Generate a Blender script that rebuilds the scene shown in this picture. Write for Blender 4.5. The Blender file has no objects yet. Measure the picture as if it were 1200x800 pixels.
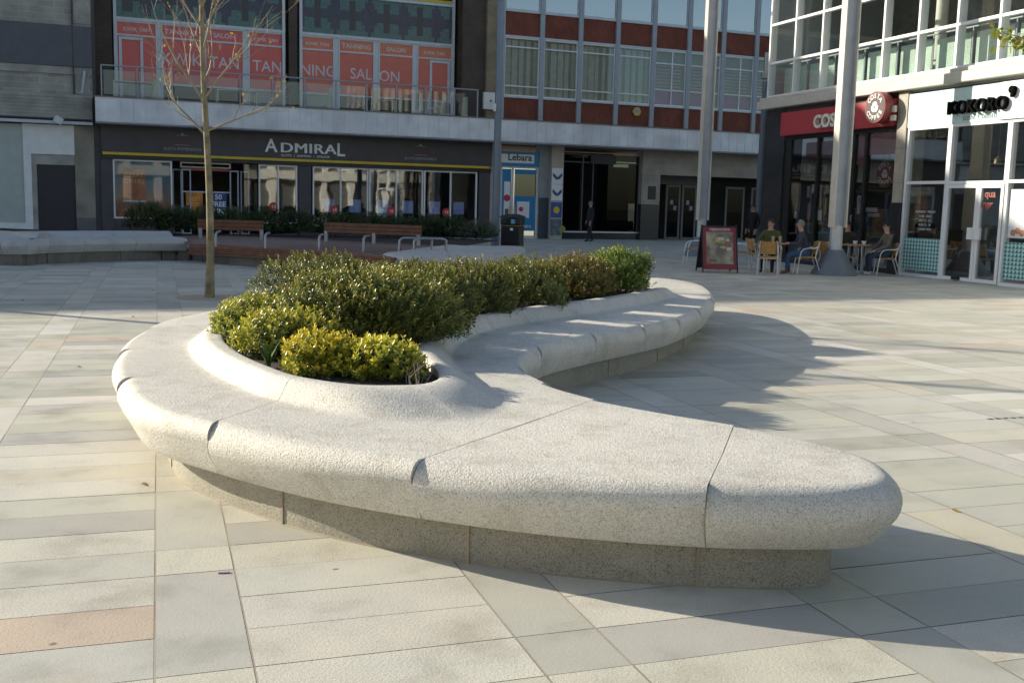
import bpy, bmesh, math, random
import numpy as np
from mathutils import Vector, Matrix
R = math.radians
scene = bpy.context.scene
COL = scene.collection
rnd = random.Random(7)

# ------------------------------------------------------------------ camera geometry (solved from the paving grid)
F_PX, PITCH, ROLL, CAM_H = 1229.1, R(7.484), R(-1.4218), 1.6
_fwd = Vector((0, math.cos(PITCH), -math.sin(PITCH)))
_down = _fwd.cross(Vector((1, 0, 0)))
_right = Vector((1, 0, 0)) * math.cos(ROLL) + _down * math.sin(ROLL)
_dn = -Vector((1, 0, 0)) * math.sin(ROLL) + _down * math.cos(ROLL)

def ray(x, y):
    return _right * ((x - 600) / F_PX) + _dn * ((y - 400) / F_PX) + _fwd

def G(x, y, z=0.0):
    d = ray(x, y)
    t = (z - CAM_H) / d.z
    return Vector((d.x * t, d.y * t, z))

def at(x, y, depth):
    d = ray(x, y)
    t = depth / d.y
    return Vector((d.x * t, depth, CAM_H + d.z * t))

class Frame:
    """a vertical facade plane: s runs left to right, z up, off towards the viewer"""
    def __init__(self, p0, ang):
        self.p0 = Vector((p0[0], p0[1], 0)); self.a = Vector((math.cos(ang), math.sin(ang), 0))
        self.n = Vector((math.sin(ang), -math.cos(ang), 0))
    def p(self, s, z, off=0.0):
        q = self.p0 + self.a * s + self.n * off
        return Vector((q.x, q.y, z))
    def m(self, x, y, off=0.0):
        d = ray(x, y); o = self.p0 + self.n * off
        t = o.dot(self.n) / d.dot(self.n)
        q = Vector((d.x * t, d.y * t, 0))
        return (q - o).dot(self.a), CAM_H + d.z * t
FS = Frame(G(440, 277.5), R(21.99))          # the long shopping block
FK = Frame(G(1057, 322), R(18.96 - 90))      # the glazed block on the right

# ------------------------------------------------------------------ materials
MATS = {}
def nt(name):
    m = bpy.data.materials.new(name); m.use_nodes = True
    t = m.node_tree; t.nodes.clear()
    out = t.nodes.new('ShaderNodeOutputMaterial'); b = t.nodes.new('ShaderNodeBsdfPrincipled')
    t.links.new(b.outputs[0], out.inputs[0])
    MATS[name] = m
    return m, t, b, out
def N(t, kind, **kw):
    n = t.nodes.new(kind)
    for k, v in kw.items():
        if k.startswith('i_'):
            n.inputs[k[2:].replace('_', ' ')].default_value = v
        else: setattr(n, k, v)
    return n
def ramp(t, fac, stops):
    r = t.nodes.new('ShaderNodeValToRGB'); e = r.color_ramp.elements
    while len(e) < len(stops): e.new(0.5)
    for k, (p, c) in enumerate(stops):
        e[k].position = p; e[k].color = (*c, 1) if len(c) == 3 else c
    t.links.new(fac, r.inputs[0]); return r
def mixc(t, a, b, fac, mode='MULTIPLY'):
    n = t.nodes.new('ShaderNodeMix'); n.data_type = 'RGBA'; n.blend_type = mode
    def put(v, i):
        if hasattr(v, 'is_linked') or hasattr(v, 'links'): t.links.new(v, n.inputs[i])
        elif isinstance(v, (int, float)): n.inputs[i].default_value = v
        else: n.inputs[i].default_value = (*v, 1)
    put(fac, 0); put(a, 6); put(b, 7)
    return n.outputs[2]
def pm(name, col, rough=.6, metal=0., var=.12, vscale=3., bump=0., bscale=60., spec=.5, coat=0.):
    """principled paint/stone/metal with two scales of tone variation and optional bump"""
    if name in MATS: return MATS[name]
    m, t, b, out = nt(name)
    tc = N(t, 'ShaderNodeTexCoord')
    n1 = N(t, 'ShaderNodeTexNoise', i_Scale=vscale, i_Detail=6.); t.links.new(tc.outputs['Object'], n1.inputs['Vector'])
    r = ramp(t, n1.outputs[0], [(.3, (1 - var,) * 3), (.7, (1 + var * .6,) * 3)])
    c = mixc(t, col, r.outputs[0], 1.0)
    t.links.new(c, b.inputs['Base Color'])
    b.inputs['Roughness'].default_value = rough; b.inputs['Metallic'].default_value = metal
    b.inputs['Specular IOR Level'].default_value = spec
    if coat: b.inputs['Coat Weight'].default_value = coat
    if bump:
        n2 = N(t, 'ShaderNodeTexNoise', i_Scale=bscale, i_Detail=4.); t.links.new(tc.outputs['Object'], n2.inputs['Vector'])
        bp = N(t, 'ShaderNodeBump', i_Strength=bump, i_Distance=.01); t.links.new(n2.outputs[0], bp.inputs['Height'])
        t.links.new(bp.outputs[0], b.inputs['Normal'])
    return m
def brick(name, c1, c2, mortar, bw, bh, msize=.008, rough=.85, squash=1., off=.5, bias=0., var=.25):
    m, t, b, out = nt(name)
    uv = N(t, 'ShaderNodeUVMap')
    br = N(t, 'ShaderNodeTexBrick', offset=off, squash=squash)
    br.inputs['Scale'].default_value = 1; br.inputs['Brick Width'].default_value = bw; br.inputs['Row Height'].default_value = bh
    br.inputs['Mortar Size'].default_value = msize; br.inputs['Bias'].default_value = bias
    br.inputs['Color1'].default_value = (*c1, 1); br.inputs['Color2'].default_value = (*c2, 1); br.inputs['Mortar'].default_value = (*mortar, 1)
    t.links.new(uv.outputs[0], br.inputs['Vector'])
    n1 = N(t, 'ShaderNodeTexNoise', i_Scale=1.3, i_Detail=5.); t.links.new(uv.outputs[0], n1.inputs['Vector'])
    r = ramp(t, n1.outputs[0], [(.3, (1 - var,) * 3), (.7, (1.1,) * 3)])
    t.links.new(mixc(t, br.outputs[0], r.outputs[0], 1.), b.inputs['Base Color'])
    b.inputs['Roughness'].default_value = rough
    bp = N(t, 'ShaderNodeBump', i_Strength=.4, i_Distance=.01, invert=True); t.links.new(br.outputs['Fac'], bp.inputs['Height'])
    t.links.new(bp.outputs[0], b.inputs['Normal'])
    return m
def glass(name, tint=(.9, .95, .93), refl=.16, rough=.02, wobble=.0):
    """thin pane: see-through with a mirror share that grows at grazing angles"""
    m, t, b, out = nt(name); t.nodes.remove(b)
    tr = N(t, 'ShaderNodeBsdfTransparent'); tr.inputs[0].default_value = (*tint, 1)
    gl = N(t, 'ShaderNodeBsdfGlossy', i_Roughness=rough)
    lw = N(t, 'ShaderNodeLayerWeight', i_Blend=.5); pw = N(t, 'ShaderNodeMath', operation='POWER'); pw.inputs[1].default_value = 4.
    t.links.new(lw.outputs['Facing'], pw.inputs[0])
    mp = N(t, 'ShaderNodeMapRange'); mp.inputs['To Min'].default_value = refl; mp.inputs['To Max'].default_value = 1.
    t.links.new(pw.outputs[0], mp.inputs['Value'])
    mx = N(t, 'ShaderNodeMixShader'); t.links.new(mp.outputs[0], mx.inputs[0])
    t.links.new(tr.outputs[0], mx.inputs[1]); t.links.new(gl.outputs[0], mx.inputs[2]); t.links.new(mx.outputs[0], out.inputs[0])
    if wobble:
        tc = N(t, 'ShaderNodeTexCoord'); n = N(t, 'ShaderNodeTexNoise', i_Scale=.9, i_Detail=1.)
        t.links.new(tc.outputs['Object'], n.inputs['Vector'])
        bp = N(t, 'ShaderNodeBump', i_Strength=wobble, i_Distance=.05); t.links.new(n.outputs[0], bp.inputs['Height'])
        t.links.new(bp.outputs[0], gl.inputs['Normal'])
    return m
def leafmat(name, rough=.38, trans=.25):
    m, t, b, out = nt(name)
    at_ = N(t, 'ShaderNodeAttribute', attribute_name='leafcol')
    t.links.new(at_.outputs['Color'], b.inputs['Base Color'])
    b.inputs['Roughness'].default_value = rough; b.inputs['Specular IOR Level'].default_value = .45
    tl = N(t, 'ShaderNodeBsdfTranslucent'); t.links.new(at_.outputs['Color'], tl.inputs[0])
    mx = N(t, 'ShaderNodeMixShader', i_Fac=trans)
    t.links.new(b.outputs[0], mx.inputs[1]); t.links.new(tl.outputs[0], mx.inputs[2]); t.links.new(mx.outputs[0], out.inputs[0])
    return m
def granite(name, base, amt=.5, bumps=.6, sc=1., edge=0.):
    """speckled bush-hammered granite"""
    m, t, b, out = nt(name)
    tc = N(t, 'ShaderNodeTexCoord'); O = tc.outputs['Object']
    a = N(t, 'ShaderNodeTexNoise', i_Scale=230. * sc, i_Detail=3., i_Roughness=.7); t.links.new(O, a.inputs['Vector'])
    ra = ramp(t, a.outputs[0], [(.36, (1 - amt,) * 3), (.5, (1,) * 3), (.66, (1 + amt * .35,) * 3)])
    v = N(t, 'ShaderNodeTexVoronoi', i_Scale=190. * sc); t.links.new(O, v.inputs['Vector'])
    rv = ramp(t, v.outputs['Color'], [(.12, (1 - amt * .8,) * 3), (.3, (1,) * 3), (.9, (1.06,) * 3)])
    l = N(t, 'ShaderNodeTexNoise', i_Scale=1.1, i_Detail=5.); t.links.new(O, l.inputs['Vector'])
    rl = ramp(t, l.outputs[0], [(.3, (.86, .86, .85)), (.7, (1.07, 1.06, 1.04))])
    # weather streaks and dirt blotches
    l2 = N(t, 'ShaderNodeTexNoise', i_Scale=5., i_Detail=7., i_Roughness=.65); t.links.new(O, l2.inputs['Vector'])
    rl2 = ramp(t, l2.outputs[0], [(.36, (.83, .82, .79)), (.50, (1, 1, 1))])
    c = mixc(t, base, ra.outputs[0], 1.); c = mixc(t, c, rv.outputs[0], 1.); c = mixc(t, c, rl.outputs[0], 1.); c = mixc(t, c, rl2.outputs[0], .8)
    t.links.new(c, b.inputs['Base Color']); b.inputs['Roughness'].default_value = .66; b.inputs['Specular IOR Level'].default_value = .4
    h = N(t, 'ShaderNodeTexNoise', i_Scale=85. * sc, i_Detail=5., i_Roughness=.65); t.links.new(O, h.inputs['Vector'])
    bp = N(t, 'ShaderNodeBump', i_Strength=bumps, i_Distance=.006); t.links.new(h.outputs[0], bp.inputs['Height'])
    t.links.new(bp.outputs[0], b.inputs['Normal'])
    return m
def emis(name, col, strength):
    m, t, b, out = nt(name)
    b.inputs['Base Color'].default_value = (*col, 1); b.inputs['Emission Color'].default_value = (*col, 1); b.inputs['Emission Strength'].default_value = strength
    return m

# ------------------------------------------------------------------ mesh collecting
class MB:
    def __init__(self): self.v = []; self.f = []; self.uv = []; self.mi = []; self.cm = 0
    def quad(self, pts, uvs=None):
        k = len(self.v); self.v += [tuple(p) for p in pts]; self.f.append(tuple(range(k, k + len(pts)))); self.mi.append(self.cm)
        self.uv.append(uvs or [(0, 0)] * len(pts))
    def hexa(self, P, U=None):
        # P: 8 corners bottom 4 (ccw) top 4
        F = [(0, 3, 2, 1), (4, 5, 6, 7), (0, 1, 5, 4), (1, 2, 6, 5), (2, 3, 7, 6), (3, 0, 4, 7)]
        for f in F: self.quad([P[i] for i in f], [U[i] for i in f] if U else None)
    def fbox(self, fr, s0, s1, z0, z1, o0, o1):
        if s0 > s1: s0, s1 = s1, s0
        if z0 > z1: z0, z1 = z1, z0
        if o0 < o1: o0, o1 = o1, o0            # o0 = front
        P = [fr.p(s0, z0, o0), fr.p(s1, z0, o0), fr.p(s1, z0, o1), fr.p(s0, z0, o1), fr.p(s0, z1, o0), fr.p(s1, z1, o0), fr.p(s1, z1, o1), fr.p(s0, z1, o1)]
        S = [(s0 + o0, z0), (s1 + o0, z0), (s1 + o1, z0), (s0 + o1, z0), (s0 + o0, z1), (s1 + o0, z1), (s1 + o1, z1), (s0 + o1, z1)]
        S = [(s0, z0), (s1, z0), (s1 + (o0 - o1), z0), (s0 - (o0 - o1), z0), (s0, z1), (s1, z1), (s1 + (o0 - o1), z1), (s0 - (o0 - o1), z1)]
        self.hexa(P, S)
    def box(self, c, size, rz=0., rx=0., ry=0.):
        M = Matrix.Translation(Vector(c)) @ Matrix.Rotation(rz, 4, 'Z') @ Matrix.Rotation(ry, 4, 'Y') @ Matrix.Rotation(rx, 4, 'X')
        x, y, z = size[0] / 2, size[1] / 2, size[2] / 2
        P = [M @ Vector(p) for p in [(-x, -y, -z), (x, -y, -z), (x, y, -z), (-x, y, -z), (-x, -y, z), (x, -y, z), (x, y, z), (-x, y, z)]]
        self.hexa(P)
    def tube(self, pts, rad, n=8, cap=True):
        pts = [Vector(p) for p in pts]
        if not isinstance(rad, (list, tuple)): rad = [rad] * len(pts)
        base = len(self.v); up = None
        for i, p in enumerate(pts):
            d = (pts[min(i + 1, len(pts) - 1)] - pts[max(i - 1, 0)]).normalized()
            if up is None:
                up = Vector((0, 0, 1)) if abs(d.z) < .9 else Vector((1, 0, 0))
            u = (up - d * up.dot(d)).normalized(); up = u; w = d.cross(u)
            for k in range(n):
                a = 2 * math.pi * k / n
                self.v.append(tuple(p + (u * math.cos(a) + w * math.sin(a)) * rad[i]))
        for i in range(len(pts) - 1):
            for k in range(n):
                a = base + i * n + k; b = base + i * n + (k + 1) % n
                self.f.append((a, b, b + n, a + n)); self.uv.append([(0, 0)] * 4); self.mi.append(self.cm)
        if cap:
            self.f.append(tuple(base + k for k in reversed(range(n)))); self.uv.append([(0, 0)] * n); self.mi.append(self.cm)
            e = base + (len(pts) - 1) * n
            self.f.append(tuple(e + k for k in range(n))); self.uv.append([(0, 0)] * n); self.mi.append(self.cm)
    def lathe(self, c, prof, n=20, sx=1., sy=1.):
        base = len(self.v); c = Vector(c)
        for (r, z) in prof:
            for k in range(n):
                a = 2 * math.pi * k / n
                self.v.append((c.x + r * sx * math.cos(a), c.y + r * sy * math.sin(a), c.z + z))
        for i in range(len(prof) - 1):
            for k in range(n):
                a = base + i * n + k; b = base + i * n + (k + 1) % n
                self.f.append((a, b, b + n, a + n)); self.uv.append([(0, 0)] * 4); self.mi.append(self.cm)
        self.f.append(tuple(base + k for k in reversed(range(n)))); self.uv.append([(0, 0)] * n); self.mi.append(self.cm)
        e = base + (len(prof) - 1) * n
        self.f.append(tuple(e + k for k in range(n))); self.uv.append([(0, 0)] * n); self.mi.append(self.cm)
    def prism(self, pts, z0, z1):
        n = len(pts)
        self.quad([(p[0], p[1], z1) for p in pts], [(p[0], p[1]) for p in pts]); self.quad([(p[0], p[1], z0) for p in reversed(pts)])
        for i in range(n):
            a, b = pts[i], pts[(i + 1) % n]
            self.quad([(a[0], a[1], z0), (b[0], b[1], z0), (b[0], b[1], z1), (a[0], a[1], z1)])
    def fdisc(self, fr, s, z, r, o0, o1, n=28, sz=1.):
        ring = [(s + r * math.cos(2 * math.pi * k / n), z + r * sz * math.sin(2 * math.pi * k / n)) for k in range(n)]
        self.quad([fr.p(a, b, o1) for a, b in ring], ring)
        for i in range(n):
            a, b = ring[i], ring[(i + 1) % n]
            self.quad([fr.p(*a, o0), fr.p(*b, o0), fr.p(*b, o1), fr.p(*a, o1)])
    def fpoly(self, fr, pts, o0, o1):
        self.quad([fr.p(a, b, o1) for a, b in pts], list(pts)); self.quad([fr.p(a, b, o0) for a, b in reversed(pts)])
        for i in range(len(pts)):
            a, b = pts[i], pts[(i + 1) % len(pts)]
            self.quad([fr.p(*a, o0), fr.p(*b, o0), fr.p(*b, o1), fr.p(*a, o1)])
    def build(self, name, mat, parent=None, smooth=None, bevel=0., loc=None):
        o_ = wloc(parent) if parent else Vector((0, 0, 0))
        me = bpy.data.meshes.new(name)
        me.from_pydata([(x - o_.x, y - o_.y, z - o_.z) for x, y, z in self.v], [], self.f)
        uvl = me.uv_layers.new(name='UVMap')
        flat = [c for f in self.uv for p in f for c in p]
        if len(flat) == len(me.loops) * 2: uvl.data.foreach_set('uv', flat)
        ms = mat if isinstance(mat, (list, tuple)) else [mat]
        for m in ms: me.materials.append(m)
        if len(ms) > 1: me.polygons.foreach_set('material_index', self.mi)
        ob = bpy.data.objects.new(name, me); COL.objects.link(ob)
        if parent: ob.parent = parent
        if loc: ob.location = loc
        if smooth is not None:
            bm = bmesh.new(); bm.from_mesh(me); bmesh.ops.remove_doubles(bm, verts=bm.verts, dist=1e-5)
            bmesh.ops.recalc_face_normals(bm, faces=bm.faces); bm.to_mesh(me); bm.free()
            me.polygons.foreach_set('use_smooth', [True] * len(me.polygons)); me.set_sharp_from_angle(angle=R(smooth))
        if bevel:
            bm = bmesh.new(); bm.from_mesh(me); bmesh.ops.remove_doubles(bm, verts=bm.verts, dist=1e-5); bm.to_mesh(me); bm.free()
            b = ob.modifiers.new('bevel', 'BEVEL'); b.width = bevel; b.segments = 2; b.limit_method = 'ANGLE'; b.angle_limit = R(40)
        return ob
def wloc(o):
    v = Vector(o.location)
    while o.parent: o = o.parent; v += Vector(o.location)
    return v
def tag(o, label=None, cat=None, group=None, kind=None):
    if cat and not kind: kind = 'thing'
    for k, v in (('label', label), ('category', cat), ('group', group), ('kind', kind)):
        if v: o[k] = v
    return o
def thing(name, label, cat, loc=(0, 0, 0), group=None, rz=0.):
    e = bpy.data.objects.new(name, None); COL.objects.link(e); e.location = loc; e.rotation_euler.z = rz
    e.empty_display_size = .2
    return tag(e, label, cat, group)
def part(name, label, parent, loc):
    e = bpy.data.objects.new(name, None); COL.objects.link(e); e.parent = parent; e.location = Vector(loc) - wloc(parent); e.empty_display_size = .2
    if label: e['label'] = label
    return e
def copy_tree(o, parent=None):
    c = o.copy(); COL.objects.link(c); c.parent = parent
    for ch in list(o.children): copy_tree(ch, c)
    return c
def text(body, fr, s, z, off, size, mat, parent, name='lettering', ext=.004, align='CENTER', sx=1., bold=0., space=1., fit=None):
    cu = bpy.data.curves.new(name, 'FONT'); cu.body = body; cu.size = size; cu.extrude = ext; cu.align_x = align; cu.offset = bold; cu.space_character = space
    cu.resolution_u = 3
    cu.materials.append(mat); ob = bpy.data.objects.new(name, cu); COL.objects.link(ob)
    o_ = wloc(parent); q = fr.p(s, z, off) - o_
    Mx = Matrix(((fr.a.x, 0, fr.n.x, 0), (fr.a.y, 0, fr.n.y, 0), (0, 1, 0, 0), (0, 0, 0, 1)))
    return font_to_mesh(ob, Matrix.Translation(q) @ Mx @ Matrix.Diagonal((sx, 1, 1, 1)), parent, name, fit / sx if fit else None)
def font_to_mesh(ob, mat, parent, name, fit=None):
    FONTS.append((ob, mat, parent, name, fit)); return ob
FONTS = []
def finish_fonts():
    dg = bpy.context.evaluated_depsgraph_get()
    for ob, mat, parent, name, fit in FONTS:
        me = bpy.data.meshes.new_from_object(ob.evaluated_get(dg))
        if fit:
            xs = [v.co.x for v in me.vertices]; me.transform(Matrix.Diagonal((fit / (max(xs) - min(xs)), 1, 1, 1)))
        me.transform(mat); me.name = name
        cu = ob.data; bpy.data.objects.remove(ob); bpy.data.curves.remove(cu)
        o = bpy.data.objects.new(name, me); COL.objects.link(o); o.parent = parent

# shared materials
M = {}
M['white'] = pm('white_paint', (.72, .73, .72), .45, var=.08)
M['white_frame'] = pm('white_frame_paint', (.75, .76, .76), .35, var=.05)
M['grey_frame'] = pm('grey_window_frame', (.33, .36, .40), .45, var=.1)
M['pale_frame'] = pm('pale_window_frame', (.55, .58, .62), .45, var=.1)
M['charcoal'] = pm('charcoal_shopfront', (.048, .043, .048), .45, var=.2)
M['dark'] = pm('interior_shade_black', (.012, .012, .012), .8)
M['steel'] = pm('brushed_steel', (.30, .32, .35), .38, metal=.85, var=.1)
M['alu'] = pm('aluminium_tube', (.72, .73, .75), .3, metal=.85, var=.05)
M['black'] = pm('black_paint', (.012, .012, .013), .4)
M['glass'] = glass('window_glass', (.86, .9, .89), .05, wobble=.03)
M['glass_dark'] = glass('tinted_glass', (.35, .38, .38), .015)
M['yellow'] = pm('yellow_strip', (.62, .46, .02), .45)
M['conc'] = pm('weathered_concrete', (.36, .35, .32), .85, var=.3, vscale=1.5, bump=.3)
M['soffit'] = pm('soffit_render', (.28, .29, .31), .8, var=.15)
M['render'] = pm('cream_render', (.42, .38, .31), .8, var=.12)
M['dgran'] = pm('dark_polished_granite', (.028, .03, .034), .18, var=.5, vscale=40.)
M['red'] = pm('red_sign_panel', (.40, .045, .055), .4, var=.06)
M['granite'] = granite('silver_granite', (.68, .655, .59), .48, .85)
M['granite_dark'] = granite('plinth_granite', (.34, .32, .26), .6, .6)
M['granite_far'] = granite('bench_granite', (.50, .50, .49), .35, .3)
M['mortar'] = pm('sand_mortar', (.33, .275, .20), .95, var=.2)
M['soil'] = pm('dark_soil', (.035, .025, .018), .95, bump=1., bscale=40., var=.5)

# ================================================================== GROUND
YG = R(18.684)
UA = Vector((math.cos(YG), math.sin(YG), 0)); VA = Vector((-math.sin(YG), math.cos(YG), 0))
def slab_material():
    m, t, b, out = nt('paving_slabs')
    tc = N(t, 'ShaderNodeTexCoord'); O = tc.outputs['Object']
    a = N(t, 'ShaderNodeAttribute', attribute_name='slab')
    n1 = N(t, 'ShaderNodeTexNoise', i_Scale=170., i_Detail=3., i_Roughness=.7); t.links.new(O, n1.inputs['Vector'])
    r1 = ramp(t, n1.outputs[0], [(.33, (.66, .66, .67)), (.5, (1, 1, 1)), (.68, (1.16, 1.16, 1.15))])
    n2 = N(t, 'ShaderNodeTexNoise', i_Scale=2.3, i_Detail=7., i_Roughness=.6); t.links.new(O, n2.inputs['Vector'])
    r2 = ramp(t, n2.outputs[0], [(.3, (.80, .79, .76)), (.48, (1, 1, 1)), (.72, (1.07, 1.06, 1.03))])
    n3 = N(t, 'ShaderNodeTexNoise', i_Scale=.35, i_Detail=4.); t.links.new(O, n3.inputs['Vector'])
    r3 = ramp(t, n3.outputs[0], [(.35, (.93, .92, .90)), (.65, (1.05, 1.05, 1.05))])
    # dots of old gum and dirt
    v = N(t, 'ShaderNodeTexVoronoi', i_Scale=2.1, feature='F1'); v.inputs['Randomness'].default_value = 1.
    wn = N(t, 'ShaderNodeTexNoise', i_Scale=14., i_Detail=2.); t.links.new(O, wn.inputs['Vector'])
    mv = N(t, 'ShaderNodeMix'); mv.data_type = 'RGBA'; mv.blend_type = 'LINEAR_LIGHT'; mv.inputs[0].default_value = .012
    t.links.new(O, mv.inputs[6]); t.links.new(wn.outputs['Color'], mv.inputs[7]); t.links.new(mv.outputs[2], v.inputs['Vector'])
    r4 = ramp(t, v.outputs['Distance'], [(.022, (.42, .41, .38)), (.034, (1, 1, 1))])
    # rusty-brown water stains
    n5 = N(t, 'ShaderNodeTexNoise', i_Scale=1.1, i_Detail=8., i_Roughness=.7); t.links.new(O, n5.inputs['Vector'])
    r5 = ramp(t, n5.outputs[0], [(.60, (1, 1, 1)), (.70, (.93, .88, .78))])
    c = mixc(t, a.outputs['Color'], r1.outputs[0], a.outputs['Alpha'])
    c = mixc(t, c, r2.outputs[0], 1.); c = mixc(t, c, r3.outputs[0], 1.); c = mixc(t, c, r4.outputs[0], 1.); c = mixc(t, c, r5.outputs[0], 1.)
    t.links.new(c, b.inputs['Base Color'])
    rr = ramp(t, n2.outputs[0], [(.3, (.5,) * 3), (.7, (.68,) * 3)]); t.links.new(rr.outputs[0], b.inputs['Roughness'])
    b.inputs['Specular IOR Level'].default_value = .4
    h = N(t, 'ShaderNodeTexNoise', i_Scale=70., i_Detail=5., i_Roughness=.65); t.links.new(O, h.inputs['Vector'])
    mu = N(t, 'ShaderNodeMath', operation='MULTIPLY'); t.links.new(h.outputs[0], mu.inputs[0]); t.links.new(a.outputs['Alpha'], mu.inputs[1])
    bp = N(t, 'ShaderNodeBump', i_Strength=.55, i_Distance=.004); t.links.new(mu.outputs[0], bp.inputs['Height'])
    t.links.new(bp.outputs[0], b.inputs['Normal'])
    return m
def build_paving():
    rs = np.random.RandomState(5)
    V = []; C = []
    row = 1 / 3.
    v0, k0, k1 = 3.19, -24, 185
    tones = [((.52, .50, .43), 1.0), ((.415, .415, .355), .55), ((.455, .45, .385), .6), ((.335, .335, .30), .5), ((.56, .545, .485), 1.1), ((.49, .405, .33), .9), ((.50, .46, .37), .8)]
    P = [.24, .20, .24, .10, .13, .008, .082]
    PICK = {}
    for px, py, tn in ((90, 735, 5), (120, 397, 5), (238, 370, 5), (60, 610, 3), (80, 511, 3), (90, 455, 1), (1100, 520, 3), (1120, 405, 5), (1080, 640, 1), (430, 755, 0), (430, 722, 1), (420, 690, 0), (230, 600, 1), (230, 730, 1), (220, 657, 0), (60, 650, 0), (60, 700, 0), (1140, 700, 3), (1060, 735, 1)):
        g = G(px, py); u_ = g.x * math.cos(YG) + g.y * math.sin(YG); v_ = -g.x * math.sin(YG) + g.y * math.cos(YG)
        PICK[(round(math.floor((u_ + .04) / 1.2725)), ((u_ + .04) % 1.2725) < .325, math.floor((v_ - 3.19) * 3))] = tn
    def slab(u0, u1, a, b):
        g1, g2 = .0021, .0038
        i = rs.choice(len(tones), p=P)
        for kk in range(int(round((a - v0) * 3)), int(round((b - v0) * 3))):
            i = PICK.get((math.floor((u0 + .1 + .04) / 1.2725), u1 - u0 < .5, kk), i)
        col, rough = tones[i]
        col = np.array(col) * .70 + np.array((.475, .462, .40)) * .30 if i != 5 else np.array(col)
        col = col * 1.08 * (1 + rs.uniform(-.06, .06)) * np.array([1, 1 + rs.uniform(-.012, .012), 1 + rs.uniform(-.04, .04)])
        dz = rs.uniform(-.0006, .0006)
        pts = [(u0 + g2, a + g1), (u1 - g2, a + g1), (u1 - g2, b - g1), (u0 + g2, b - g1)]
        for (u, v) in pts:
            q = UA * u + VA * v; V.append((q.x, q.y, dz))
        C.extend([(*col, rough)] * 4)
    for kb in range(-22, 24):
        ub = -.04 + 1.2725 * kb
        for k in range(k0, k1):                       # wide column: one slab per row
            slab(ub + .325, ub + 1.2725, v0 + row * k, v0 + row * (k + 1))
        k = k0                                         # narrow column: a short slab, then a long one
        while k < k1:
            slab(ub, ub + .325, v0 + row * k, v0 + row * (k + 1)); slab(ub, ub + .325, v0 + row * (k + 1), v0 + row * (k + 4)); k += 4
    n = len(V) // 4
    me = bpy.data.meshes.new('paving')
    me.from_pydata(V, [], [(4 * i, 4 * i + 1, 4 * i + 2, 4 * i + 3) for i in range(n)])
    ca = me.color_attributes.new('slab', 'FLOAT_COLOR', 'POINT'); ca.data.foreach_set('color', np.array(C, dtype=np.float32).ravel())
    me.materials.append(slab_material())
    ob = bpy.data.objects.new('paving', me); COL.objects.link(ob); tag(ob, kind='structure')
    # joints: dark grit between rows, pale sand along the long joints
    b = MB()
    b.quad([(-400, -200, -.012), (400, -200, -.012), (400, 600, -.012), (-400, 600, -.012)])
    tag(b.build('ground', pm('joint_grit', (.13, .11, .085), .95)), kind='structure')
    b = MB()
    for kb in range(-22, 25):
        for e in (0, .325):
            u = -.04 + 1.2725 * kb + e
            q = [UA * (u + du) + VA * v + Vector((0, 0, -.0012)) for du, v in ((-.0036, -5), (.0036, -5), (.0036, 65), (-.0036, 65))]
            b.quad(q)
    tag(b.build('paving_joint', pm('joint_sand', (.44, .38, .28), .95, var=.45, vscale=1.2)), kind='structure')
build_paving()

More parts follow.
